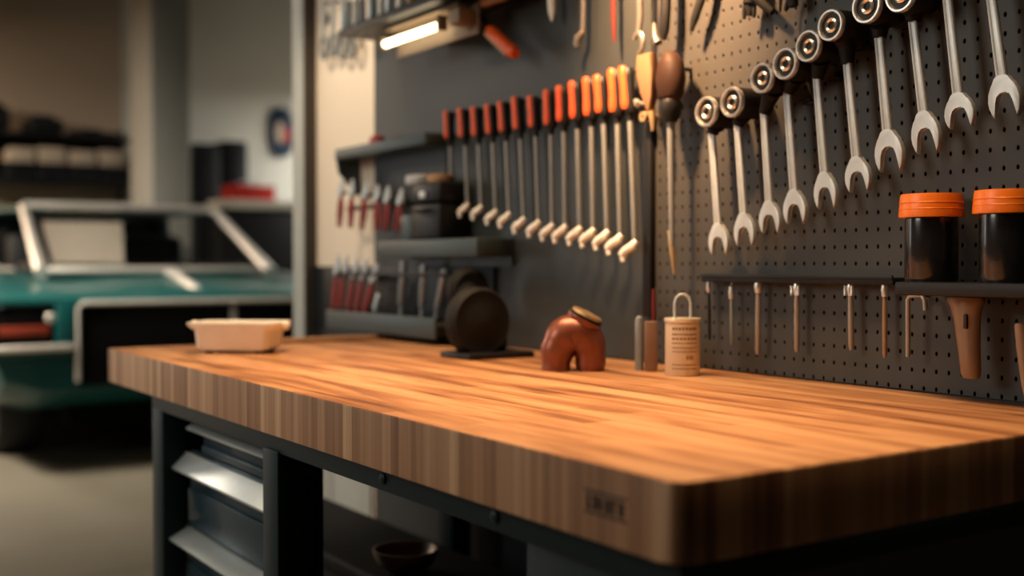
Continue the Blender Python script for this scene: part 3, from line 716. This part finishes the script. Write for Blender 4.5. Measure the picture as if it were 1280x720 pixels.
# case on middle shelf
mx0 = P(470, 300, -.10).x; mx1 = P(645, 318, -.0).x; mz = P(540, 299, -.10).z
tag(MB().box((mx0, -.10, mz - .040), (mx1, -.013, mz), .004).box((mx0, -.013, mz - .06), (mx1, -.004, mz)).build('middle_shelf', 'teal_s'), 'slate teal shelf between the two tool racks', 'shelf')
a = P(512, 260, -.095); b = P(588, 260, -.01); zt = P(530, 228, -.095).z
cs = empty('tool_case', ((a.x + b.x) / 2, -.052, mz + .001), 'black hard tool case on the slate shelf beside the orange drivers', 'case')
hw = (b.x - a.x) / 2; hh = zt - mz
MB().box((-hw, -.040, 0), (hw, .040, hh * .62), .010).build('case_base', 'black', cs)
MB().box((-hw, -.040, hh * .64), (hw, .040, hh), .012).build('case_lid', 'black', cs)
MB().tube([(-.03, -.040, hh * .5), (-.03, -.058, hh * .5), (.03, -.058, hh * .5), (.03, -.040, hh * .5)], .004, 8).build('handle', 'blackm', cs)
MB().box((-hw * .3, -.044, hh * .72), (hw * .1, -.040, hh * .84), .001).build('latch', 'steel', cs)
rz = mz + hh
a = P(500, 215, -.12); 
tag(MB().lathe([(0, 0), (.036, 0), (.038, .004), (.038, .018), (.034, .022), (0, .022)], 24).build('tape_roll', 'steel', None, (P(528, 222, -.05).x, -.052, rz + .001)), 'pale grey round tape roll lying on top of the black case', 'tape')
tag(MB().lathe([(.012, 0), (.030, 0), (.031, .003), (.031, .016), (.028, .018), (.012, .018)], 24).build('brown_tape_roll', 'tan', None, (P(552, 222, -.05).x, -.052, rz + .001)), 'tan tape roll on the black case, beside the grey roll', 'tape')
c = P(493, 232, -.10)
tag(MB().box((-.03, -.02, 0), (.03, .02, .062), .006).build('steel_bottle', 'teal_s', None, (c.x, -.05, mz)), 'small teal grey box on the slate shelf behind the pliers', 'box')
c = P(445, 180, -.1)
tag(MB().lathe([(0, 0), (.020, 0), (.022, .004), (.018, .018), (.008, .024), (0, .024)], 18).build('red_lump', 'red', None, (c.x, -.04, uz + .0145)), 'small red lump resting on top of the wall rack', 'object')
# lower rack, fixed to the wall just behind the end of the bench
lx0 = P(409, 410, -.13).x; lx1 = P(545, 410, -.13).x; lz0 = P(480, 398, -.13).z
lr = empty('tool_rack', ((lx0 + lx1) / 2, 0, lz0), 'slate grey open rack of upright tools low on the wall behind the bench', 'rack')
cx2 = (lx0 + lx1) / 2; hw = (lx1 - lx0) / 2; zt = mz - .062 - lz0
MB().box((-hw, -.13, -.010), (hw, -.02, 0), .002).box((-hw, -.134, -.036), (hw, -.128, .010), .002).build('tool_ledge', 'teal_s', lr)
MB().box((P(397, 400).x - cx2, -.014, -.055), (hw + .05, -.0035, zt), .001).box((P(397, 400).x - cx2, -.014, -.085), (BX0 - .01 - cx2, -.0035, -.05), .001).build('back_plate', 'blackm', lr)
for x in (-hw + .004, hw - .006): MB().box((x - .004, -.128, -.030), (x + .004, -.014, .012), .001).build('bracket', 'blackm', lr)
MB().box((-hw, -.10, .100), (hw, -.094, .108), .001).box((-hw, -.10, .095), (-hw + .006, -.014, .112)).box((hw - .006, -.10, .095), (hw, -.014, .112)).build('support_bar', 'blackm', lr)
for i, (a, b) in enumerate((((424, 318), (416, 388)), ((434, 320), (423, 390)), ((447, 323), (434, 391)), ((459, 325), (444, 392)), ((472, 330), (454, 393)))):
    pliers('rack_pliers', 'red-handled pliers in the lower rack, %s' % ['leftmost of the five', 'second from left', 'middle of the five', 'fourth from left', 'rightmost of the five'][i], a, b, -.085, 'red-handled pliers in the lower rack', open_=.005, slim=.8)
def chisel(label, a, b, m, rw):
    A = P(*a, -.08); B = P(*b, -.08); root = empty('bench_file', A, label, 'file', 'upright files in the lower rack')
    d = B - A
    MB().tube([(0, 0, 0), d * .05, d * .7, d * .74], [rw * .6, rw, rw, rw * .6], 12, flat=.8).build('handle', m, root)
    MB().tube([d * .72, d], [rw * .6, rw * .5], 8, flat=.6).build('blade', 'shaft', root)
chisel('tall grey-handled file, leftmost of three in the lower rack', (505, 325), (500, 402), 'shaft', .010)
chisel('tall grey-handled file, middle of three in the lower rack', (530, 330), (526, 405), 'shaft', .009)
chisel('leaning grey file, rightmost of three in the lower rack', (556, 336), (542, 408), 'shaft', .008)
chisel('short pale-tipped file low in the lower rack beside the pliers', (474, 367), (467, 396), 'steel', .008)
# bench grinder
g = P(597, 402, -.21)
k = (g - CAM).dot(FW) / F
R = g.z - BT - .003
gr = empty('bench_grinder', (g.x, g.y, BT), 'black bench grinder with a round wheel guard at the back of the bench', 'grinder')
def disc(cx, cy_, cz): return Matrix.Translation((cx, cy_, cz)) @ Matrix.Rotation(PI / 2, 4, 'Y')
MB().lathe([(0, -.03), (R * .55, -.03), (R * .8, -.024), (R, -.012), (R * 1.0, .010), (R * .95, .016), (R * .90, .020), (R * .84, .018), (R * .5, .022), (R * .25, .028), (0, .030)], 40, mx=disc(0, 0, R + .003)).build('wheel_guard', 'rubber', gr)
g2 = P(584, 363, -.10) - g + Vector((0, 0, R + .003))
MB().lathe([(0, -.02), (R * .6, -.02), (R * .72, -.01), (R * .72, .01), (R * .6, .02), (0, .02)], 36, mx=disc(*g2)).build('wheel', 'rubber', gr)
MB().tube([g2, g2.lerp(Vector((0, 0, R)), .5), Vector((-.02, 0, R))], [.022, .03, .030], 20).build('motor_body', 'black', gr)
MB().box((-.06, -.05, 0), (.05, .10, .012), .004).box((-.045, -.01, .010), (-.015, .08, R), .006).build('base', 'black', gr)
# ---------------------------------------------------------------- top left shelf with tools and lamp
sz = P(480, 18, -.16).z
sx0 = P(424, 30, -.16).x; sx1 = P(600, 0, -.16).x
ts = tag(MB().box((sx0, -.16, sz - .012), (sx1, -.003, sz), .002).box((sx0, -.164, sz - .014), (sx1, -.158, sz + .003), .001).build('upper_shelf', 'blackm'), 'black metal shelf at the top left holding a row of upright tools', 'shelf')
for i, (px, h_, m, rw) in enumerate(((430, .10, 'steel', .010), (437, .13, 'shaft', .009), (445, .12, 'tray', .010), (453, .12, 'shaft', .009), (464, .11, 'steel', .009), (476, .11, 'tray', .008), (486, .12, 'steel', .009), (500, .12, 'tray', .009), (514, .10, 'tan', .010))):
    q = P(px, 20, -.145)
    root = empty('upright_driver', (q.x, -.145, sz), 'pale metal driver standing on the upper shelf, %s' % ['leftmost', 'second from left', 'third from left', 'fourth from left', 'middle one', 'fourth from right', 'third from right', 'second from right', 'rightmost'][i], 'driver', 'upright drivers on the upper shelf')
    MB().lathe([(0, 0), (rw * .7, 0), (rw, .006), (rw * .9, h_ * .5), (rw * .6, h_ * .55), (0, h_ * .55)], 12).build('handle', m, root)
    MB().lathe([(0, h_ * .5), (rw * .4, h_ * .5), (rw * .35, h_), (0, h_ + .004)], 10).build('shaft', 'steel', root)
# spanners hung on pale wall
for i, (px, y0, y1) in enumerate(((405, 30, 72), (417, 28, 68), (428, 30, 70), (440, 34, 66))):
    A = P(px, y0 - 30, -.03); A2 = P(px, y0, -.03); B = P(px, y1, -.03)
    root = empty('ring_spanner', A2, 'dull ring spanner on the cream wall, %s' % ['leftmost', 'second from left', 'third from left', 'rightmost'][i], 'spanner', 'ring spanners on the cream wall')
    d = B - A2
    MB().tube([A - A2, (0, 0, 0), d * .35], [.010, .010, .008], 10, flat=.5).build('shaft', 'shaft', root)
    pts = [(d.x * .7 + .020 * math.cos(2 * PI * q / 16), 0, d.z * .7 + .030 * math.sin(2 * PI * q / 16)) for q in range(16)]
    MB().tube(pts, .0065, 8, closed=True).build('ring', 'shaft', root)
    z_ = (A - A2).z * .9
    MB().tube([(0, .004, z_), (0, .029, z_)], .004, 8).build('peg_hook', 'blackm', root)
c = P(409, 24, -.0)
tag(MB().lathe([(0, 0), (.016, 0), (.018, .004), (.012, .012), (0, .012)], 20, mx=Matrix.Translation((c.x, 0, c.z)) @ Matrix.Rotation(PI / 2, 4, 'X')).build('hanging_disc', 'black'), 'round black disc on the cream wall by the ring spanners', 'disc')
# lamp under shelf
yl = -.12
A = P(482, 55, yl); B = P(550, 32, yl)
lz = (A.z + B.z) / 2
E = P(580, 35, yl)
lamp = empty('strip_lamp', ((A.x + B.x) / 2, yl, lz), 'glowing warm strip lamp mounted under the upper shelf', 'lamp')
hw = (B.x - A.x) / 2
MB().tube([(-hw - .005, 0, 0), (-hw, 0, 0), (hw, 0, 0), (hw + .005, 0, 0)], [.005, .0080, .0080, .005], 16).build('tube', 'tube', lamp)
xe = E.x - (A.x + B.x) / 2
MB().box((-hw - .01, .034, -.030), (xe, .040, .036), .002).box((-hw - .01, -.004, .030), (xe - .02, .040, .036), .002).build('reflector', 'refl', lamp)
MB().box((xe - .045, -.012, -.012), (xe - .004, .033, .022), .004).build('end_housing', 'refl', lamp)
for x in (-hw - .008, hw + .008): MB().box((x - .006, -.012, -.012), (x + .006, .012, .020), .003).build('end_cap', 'refl', lamp)
MB().box((-.015, .02, .034), (.015, .038, sz - .014 - lz), .002).build('bracket', 'blackm', lamp)
# angled tool with orange handle
a = P(586, 0, -.06); b = P(613, 38, -.06); c = P(645, 68, -.06)
hm = empty('orange_clamp', b, 'clamp with a copper-orange handle hanging at an angle beside the lamp', 'clamp')
MB().tube([a - b + (a - b) * .5, a - b, Vector((0, 0, 0))], [.006, .006, .006], 8).build('bar', 'blackm', hm)
d = c - b
MB().tube([d * -.05, d * .1, d * .9, d], [.010, .014, .014, .010], 8).build('handle', 'orange', hm, smooth=False)
n = Vector((-.012, -.006, -.004))
MB().tube([n * .9 + d * .02, n + d * .9], [.006, .0065], 8).build('handle_strip', 'tan', hm)['label'] = 'tan strip on the handle'
e = P(600, 4, -.07) - b; f = P(638, 4, -.07) - b
MB().box((e.x, e.y - .01, e.z - .010), (f.x, e.y + .012, e.z + .022), .005).build('jaw_block', 'tan', hm)
MB().box((e.x - .02, e.y - .004, e.z - .004), (e.x + .01, e.y + .006, e.z + .016), .003).build('jaw_pad', 'red', hm)
MB().tube([(e.x, e.y + .01, e.z + .01), (e.x, .057, e.z + .01)], .005, 8).build('peg_hook', 'blackm', hm)
# ---------------------------------------------------------------- the car
def make_car(loc, label):
    car = empty('muscle_car', loc, label, 'car')
    hwid = 1.03
    # body stations: x, half width, top z, bottom z
    st = [(-.02, 1.11, .80, .40), (-.10, 1.12, .825, .33), (-.5, 1.10, .855, .26), (-1.2, 1.07, .90, .24), (-1.75, 1.03, .94, .24), (-3.3, 1.03, .93, .24), (-4.2, 1.02, .93, .27), (-4.85, .97, .88, .36), (-4.95, .92, .84, .44)]
    rings = []
    for x, w, zt, zb in st:
        rings.append([Vector((x, y, z)) for y, z in (
            (-w * .80, zb), (-w * .95, zb + .05), (-w * 1.0, zb + .22 if zb + .22 < zt - .2 else zt - .2), (-w * .985, zt - .10), (-w * .95, zt - .02), (-w * .88, zt + .005), (-w * .6, zt - .005), (-w * .3, zt + .012), (0, zt + .022),
            (w * .3, zt + .012), (w * .6, zt - .005), (w * .88, zt + .005), (w * .95, zt - .02), (w * .985, zt - .10), (w * 1.0, zb + .22 if zb + .22 < zt - .2 else zt - .2), (w * .95, zb + .05), (w * .80, zb))])
    MB().ring_loft(rings).build('body', 'paint', car)
    # front fascia: painted bars around the openings
    MB().box((-.03, -1.10, .56), (.03, -.75, .60), .012).box((-.03, .75, .56), (.03, 1.10, .60), .012).box((-.03, -.84, .58), (.03, -.745, .80), .01).box((-.03, .745, .58), (.03, .84, .80), .01).box((-.04, -1.10, .79), (.02, 1.10, .825), .012).box((-.03, -1.11, .56), (.01, -1.09, .82), .01).box((-.03, 1.09, .56), (.01, 1.11, .82), .01).build('fascia', 'paint', car)
    mb = MB().box((-.018, -.74, .42), (.004, .74, .79), .003)
    for z in (.46, .50, .54, .58, .62, .66, .70, .74): mb.box((.002, -.73, z), (.010, .73, z + .008), .002)
    g_ = mb.build('grille', 'grille', car)
    t = .012
    mb = MB(); mb.tube([(.02, -.745, .44), (.02, -.745, .775), (.02, -.72, .80), (.02, .72, .80), (.02, .745, .775), (.02, .745, .44)], .013, 8)
    mb.build('grille_trim', 'trimc', car)
    MB().box((.0, -.012, .60), (.016, .012, .79), .003).build('grille_badge_bar', 'trimc', car)
    for sg in (-1, 1):
        y0, y1 = sorted((sg * .84, sg * .965))
        y0, y1 = (sg * .845, sg * .965) if sg > 0 else (-.965, -.845)
    for sg in (-1, 1):
        pa, pb_ = (sg * .845, sg * 1.09)
        lo, hi = min(pa, pb_), max(pa, pb_)
        l_ = MB().box((-.016, lo, .61), (.004, hi, .785), .002).build('light_pod', 'grille', car)
        MB().box((.0, lo + .01, .655), (.014, hi - .02, .70), .004).build('lamp_lens', 'lampred', l_)
        q = -.86 if sg < 0 else .86
        MB().lathe([(0, 0), (.020, 0), (.024, .01), (.014, .018), (0, .02)], 16, mx=Matrix.Translation((0, q, .735)) @ Matrix.Rotation(PI / 2, 4, 'Y')).build('small_lamp', 'trimc', l_)
        MB().tube([(.02, sg * 1.12, .60), (.035, sg * 1.06, .60), (.035, sg * .80, .60), (.02, sg * .755, .60)], [.010, .016, .016, .012], 10).build('bumper', 'trimc', car)
    # greenhouse
    def gh(x, w, z): return x, w, z
    zb = .955; zr = 1.33
    wb, wr = .66, .60
    wbx, wrx = -1.22, -2.00
    # windscreen glass
    mb = MB()
    n = 12; r1 = []; r2 = []
    rings = []
    for i in range(n + 1):
        s_ = -1 + 2 * i / n; bow = .10 * (1 - s_ * s_)
        a = Vector((wbx + bow, s_ * wb, zb)); b = Vector((wrx + bow * .6, s_ * wr, zr)); nn = Vector((-.004, 0, -.002))
        rings.append([a, b, b + nn, a + nn])
    mb.ring_loft(rings).build('windscreen', 'glass', car)
    def edge(z_t, s_):
        bow = .10 * (1 - s_ * s_)
        a = Vector((wbx + bow, s_ * wb, zb)); b = Vector((wrx + bow * .6, s_ * wr, zr)); return a.lerp(b, z_t)
    for s_ in (-1, 1):
        MB().tube([edge(-.06, s_), edge(.5, s_), edge(1.0, s_)], [.040, .032, .028], 10).build('windscreen_pillar', 'trimc', car)
    MB().tube([edge(1.02, -1 + 2 * i / 10) for i in range(11)], .030, 8).build('header_trim', 'trimc', car)
    MB().tube([edge(-.02, -1 + 2 * i / 10) for i in range(11)], .018, 8).build('cowl_trim', 'trimc', car)
    # roof
    rings = []
    for x, w, z, th in ((-1.98, .57, 1.320, .02), (-2.2, .60, 1.345, .03), (-2.6, .62, 1.355, .03), (-3.2, .60, 1.340, .03), (-3.4, .57, 1.32, .02)):
        rings.append([Vector((x + (.05 if x > -2 and abs(q) < .9 else 0), w * q, z + (.015 * (1 - q * q)) - d_)) for q, d_ in ((-1, th), (-1, 0), (-.5, 0), (0, 0), (.5, 0), (1, 0), (1, th), (0, th))])
    MB().ring_loft(rings).build('roof', 'paint', car)
    # rear pillars
    for s_ in (-1, 1):
        mb = MB(); rings = []
        for t_ in (0, 1):
            x0, x1, w, z = ((-3.35, -4.1, .74, .93), (-3.05, -3.42, .60, 1.35))[t_]
            rings.append([Vector((x0, s_ * w, z)), Vector((x1, s_ * w, z)), Vector((x1, s_ * (w - .03), z)), Vector((x0, s_ * (w - .03), z))])
        mb.ring_loft(rings).build('rear_pillar', 'paint', car)
        MB().box((-3.3, s_ * .68 - .01, .94), (-1.9, s_ * .68 + .01, .96)).build('door_sill', 'trimc', car)
        if s_ > 0: continue
        MB().tube([(-1.55, s_ * .80, .95), (-1.55, s_ * .90, 1.01)], .012, 8).build('mirror_arm', 'trimc', car)
        MB().lathe([(0, -.03), (.045, -.028), (.055, 0), (.045, .015), (0, .02)], 18, mx=Matrix.Translation((-1.54, s_ * .92, 1.03)) @ Matrix.Rotation(PI / 2, 4, 'Y')).build('mirror', 'trimc', car)
    # interior
    MB().box((-3.3, -.62, .90), (-3.24, .62, 1.31), .02).build('added_cabin_dark_panel', 'black', car)  # black panel added to keep the cabin dark behind the windscreen
    hv = [X(209, 339, -6.55) - Vector(loc), X(222, 345, -6.25) - Vector(loc), X(244, 361, -5.80) - Vector(loc)]
    MB().tube([hv[0].lerp(hv[1], -.1), hv[0], hv[1], hv[2], hv[2].lerp(hv[1], -.15)], [.006, .020, .026, .026, .006], 10).build('hood_highlight', 'trimc', car)  # bright tube shaped as a highlight streak on the hood
    MB().box((-1.9, -.66, .93), (-1.45, .66, .99), .03).build('dashboard', 'black', car)
    for s_ in (-1, 1): MB().box((-2.75, s_ * .36 - .22, .6), (-2.6, s_ * .36 + .22, 1.18), .05).build('seat', 'black', car)
    # cream panel added as a painted reflection in the left of the screen
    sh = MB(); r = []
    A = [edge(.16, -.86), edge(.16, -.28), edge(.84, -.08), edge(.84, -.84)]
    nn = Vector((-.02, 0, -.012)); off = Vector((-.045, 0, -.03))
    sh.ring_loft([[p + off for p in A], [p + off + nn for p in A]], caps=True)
    s_o = sh.build('windscreen_reflection', 'glare', car); s_o['label'] = 'cream panel imitating a reflection in the glass'
    # wheels
    for x in (-.95, -3.9):
        for s_ in (-1, 1):
            mx = Matrix.Translation((x, s_ * .86, .33)) @ Matrix.Rotation(PI / 2, 4, 'X')
            w = MB().lathe([(.20, -.11), (.31, -.11), (.33, -.08), (.33, .08), (.31, .11), (.20, .11)], 36, mx=mx).build('tyre', 'tyre', car)
            MB().lathe([(0, -.05), (.20, -.10), (.205, .10), (.19, .10), (.17, .05), (0, .05)], 28, mx=mx).build('wheel_rim', 'trimc', w)
    MB().box((-4.6, -.72, .18), (-.3, .72, .36), .02).build('underbody', 'grille', car)
    return car
make_car((-5.5, 0.62, 0), 'teal classic muscle car parked nose-on in the garage behind the bench')
# ---------------------------------------------------------------- garage background
# rack at the far left
def at(px, py, x): return X(px, py, x)
RX = -10.65
y0 = at(-40, 200, RX).y; y1 = at(172, 200, RX).y
zA = at(80, 168, RX).z; zB = at(80, 205, RX).z; zC = at(80, 226, RX).z
rk = empty('storage_rack', (RX, (y0 + y1) / 2, 0), 'long black storage rack against the brown wall behind the car', 'rack')
hw = (y1 - y0) / 2
for z_ in (zC, zB, zA): MB().box((-.5, -hw, z_ - .03), (0, hw, z_), .004).build('shelf', 'black', rk)
for s_ in (-1, 1):
    for xx in (-.5, -.04): MB().box((xx, s_ * (hw - .02) - .02, 0), (xx + .04, s_ * (hw - .02) + .02, zA + .12), .003).build('upright', 'black', rk)
MB().box((-.50, -hw + .02, zC), (-.48, hw - .02, zA - .03), .002).build('back_panel', 'black', rk)
n = 4; ym = (y0 + y1) / 2
pos = ['leftmost', 'second from left', 'third from left', 'rightmost']
for i in range(n):
    ya = at(12 + i * 38, 185, RX).y; yb = at(12 + i * 38 + 33, 185, RX).y
    tag(MB().box((RX - .34, ya, zB + .001), (RX - .04, yb, zB + (zA - zB) * (.56 if i % 2 else .50)), .01).box((RX - .042, ya + .05, zB + .05), (RX - .036, yb - .05, zB + .07), .001).build('cardboard_box', 'card'), 'pale box on the storage rack middle shelf, %s of four' % pos[i], 'box', 'pale boxes on the storage rack')
for i in range(4):
    ya = at(6 + i * 41, 215, RX).y; yb = at(6 + i * 41 + 38, 215, RX).y
    tag(MB().box((RX - .4, ya, zC + .001), (RX - .02, yb, zC + (zB - zC) * .80), .02).box((RX - .02, ya + .06, zC + .05), (RX - .008, yb - .06, zC + .08), .004).build('parts_bin', 'black'), 'black parts bin on the rack lowest shelf, %s of four' % pos[i], 'bin', 'black bins on the storage rack')
for i, (pa, pb_, h_) in enumerate(((-30, 16, .24), (36, 84, .15), (92, 150, .05))):
    ya = at(pa, 160, RX).y; yb = at(pb_, 160, RX).y
    nm = ('tall', 'rounded', 'low flat')[i]
    tag(MB().box((RX - .4, ya, zA + .001), (RX - .05, yb, zA + h_), min(.08, h_ * .45), seg=4).box((RX - .3, (ya + yb) / 2 - .08, zA + h_ - .01), (RX - .15, (ya + yb) / 2 + .08, zA + h_ + .03), .01).build('dark_bag', 'rubber'), '%s dark bag on top of the storage rack' % nm, 'bag', 'dark bags on the storage rack')
# lockers
LX = -10.75
for i, (pa, pb_, zt_) in enumerate(((243, 277, 178), (279, 311, 175))):
    ya = at(pa, 200, LX).y; yb = at(pb_, 200, LX).y; zt = at(pa, zt_, LX).z
    lk = empty('locker', (LX, (ya + yb) / 2, 0), 'tall dark grey steel locker behind the car, %s of the pair' % ('left' if i == 0 else 'right'), 'locker', 'dark lockers behind the car')
    hw = (yb - ya) / 2
    MB().box((-.44, -hw, 0), (-.02, hw, zt), .02).build('locker_body', 'blackm', lk)
    dr = MB().box((-.02, -hw + .012, .05), (0, hw - .012, zt - .04), .005).build('door', 'blackm', lk)
    MB().box((0, hw - .06, 1.0), (.02, hw - .04, 1.15), .004).build('handle', 'steel', dr)
# cabinet with white top and red toolbox
CX = -10.33
ya = at(278, 262, CX).y; yb = Y1 - .2; zt = at(340, 251, CX).z
cb = empty('cabinet', (CX, (ya + yb) / 2, 0), 'tall dark cabinet with a white top beyond the car', 'cabinet')
hw = (yb - ya) / 2
MB().box((-.36, -hw, 0), (-.02, hw, zt - .08), .01).build('cabinet_body', 'black', cb)
MB().box((-.37, -hw - .02, zt - .08), (.02, hw + .02, zt), .008).build('countertop', 'worktop', cb)
nd = 4
for i in range(nd):
    a = -hw + 2 * hw * i / nd; b = -hw + 2 * hw * (i + 1) / nd
    d_ = MB().box((-.02, a + .01, .08), (0, b - .01, zt - .10), .004).build('door', 'black', cb)
    MB().box((0, b - .07, .9), (.02, b - .05, 1.05), .003).build('handle', 'steel', d_)
ya2 = at(286, 240, CX - .1).y; yb2 = at(340, 240, CX - .1).y; 
hb = .14
tx = empty('red_toolbox', (CX - .16, (ya2 + yb2) / 2, zt + .001), 'low red toolbox on the white cabinet top beyond the car', 'toolbox')
hw = (yb2 - ya2) / 2
MB().box((-.16, -hw, 0), (.15, hw, hb * .7), .01).build('box_body', 'redbox', tx)
MB().box((-.16, -hw, hb * .71), (.15, hw, hb), .012).build('lid', 'redbox', tx)
MB().tube([(0, -.1, hb - .004), (0, -.1, hb + .03), (0, .1, hb + .03), (0, .1, hb - .004)], .01, 8).build('handle', 'steel', tx)
# oval sign
sc = at(351, 166, X0); k = (sc - CAM).dot(FW) / F
sg = empty('oval_sign', (X0 + .001, sc.y, sc.z), 'upright oval navy sign with pale and red centre on the white wall', 'sign')
def oval(a, b, x0, x1, name, m, oy=0, oz=0):
    mb = MB(); mb.prism([(oy + a * math.copysign(abs(math.cos(t)) ** .8, math.cos(t)), oz + b * math.copysign(abs(math.sin(t)) ** .7, math.sin(t))) for t in [2 * PI * q / 40 for q in range(40)]], x0, x1, 'x', bev=.002 if name == 'sign_board' else 0)
    return mb.build(name, m, sg)
oval(16 * k, 31 * k, 0, .03, 'sign_board', 'navy')
oval(5 * k, 13 * k, .030, .034, 'pale_emblem', 'card', -3 * k, 0)
oval(3 * k, 9 * k, .030, .038, 'red_emblem', 'redbox', 6 * k, -3 * k)
# ---------------------------------------------------------------- lights
def area(name, loc, target, size, power, col, sy=None, spread=None):
    l = bpy.data.lights.new(name, 'AREA'); l.energy = power; l.color = col; l.size = size
    if sy: l.shape = 'RECTANGLE'; l.size_y = sy
    if spread: l.spread = math.radians(spread)
    o = bpy.data.objects.new(name, l); COL.objects.link(o); o.location = loc
    o.rotation_euler = (Vector(target) - Vector(loc)).to_track_quat('-Z', 'Y').to_euler(); return o
def spot(name, loc, target, power, col, ang, blend=.8, rad=.05):
    l = bpy.data.lights.new(name, 'SPOT'); l.energy = power; l.color = col; l.spot_size = math.radians(ang); l.spot_blend = blend; l.shadow_soft_size = rad
    o = bpy.data.objects.new(name, l); COL.objects.link(o); o.location = loc
    o.rotation_euler = (Vector(target) - Vector(loc)).to_track_quat('-Z', 'Y').to_euler(); return o
WARM = (1.0, .62, .30); WARM2 = (1.0, .72, .45); COOL = (.92, 1.0, .95)
area('bench_lamp', (-1.45, -.54, 2.1), (-1.45, -.50, .8), 1.6, 12.5, (1.0, .65, .36), sy=.2, spread=70)
wp = P(835, -10)
spot('wall_lamp', (wp.x + .04, -.42, wp.z + .36), (wp.x + .02, 0, wp.z - .02), 260, (1.0, .54, .25), 58, 1.0, .04)
area('front_fill', (-2.4, -3.1, 2.1), (-1.6, 0, .9), 1.2, 31, (1.0, .93, .80))  # added fill light aimed at the bench front, no fixture modelled
spot('cream_wall_fill', (-2.75, -.55, 2.0), (-2.90, 0, 1.25), 26, (1.0, .80, .56), 60, .8, .05)  # added spot that brightens the cream wall beside the strip lamp
area('garage_lamp', (-8.7, -1.9, 2.6), (-9.0, -1.5, 0), 1.4, 120, (1.0, .92, .80), sy=.5)
area('car_lamp', (-5.2, -1.6, 2.7), (-6.0, .2, .8), 1.0, 62, (1.0, .90, .76), sy=.5, spread=100)
area('rear_lamp', (-10.2, 4.9, 2.75), (-10.2, 4.9, 0), 1.6, 230, (1.0, .98, .90), sy=.4)
area('left_lamp', (-10.5, -2.2, 3.1), (-10.7, -2.0, 0), 1.8, 95, (1.0, .68, .42), sy=.3)
area('floor_lamp_left', (-4.2, -2.4, 3.2), (-4.0, -1.6, 0), 1.0, 15, (1.0, .80, .56), spread=110)
area('left_rim_light', (-4.6, -1.75, 1.35), (-.45, -.06, 1.1), .35, 6, (.90, .98, 1.0), sy=1.3)  # added cool light for rim highlights on canisters and tools, no door there
w = bpy.data.worlds.new('world'); SC.world = w; w.use_nodes = True
w.node_tree.nodes['Background'].inputs[0].default_value = (.5, .6, .65, 1); w.node_tree.nodes['Background'].inputs[1].default_value = .02
# ---------------------------------------------------------------- camera
cd = bpy.data.cameras.new('camera'); cam = bpy.data.objects.new('camera', cd); COL.objects.link(cam)
cam.location = CAM
cam.rotation_euler = FW.to_track_quat('-Z', 'Y').to_euler()
cd.sensor_width = 36; cd.lens = 36 * F / 1280; cd.clip_start = .02
cd.dof.use_dof = True; cd.dof.focus_distance = 1.52; cd.dof.aperture_fstop = 2.1
SC.camera = cam
SC.view_settings.view_transform = 'Standard'; SC.view_settings.look = 'None'; SC.view_settings.gamma = 1; SC.view_settings.exposure = 0
SC.view_settings.use_curve_mapping = False
SC.cycles.max_bounces = 6
SC.cycles.use_denoising = True
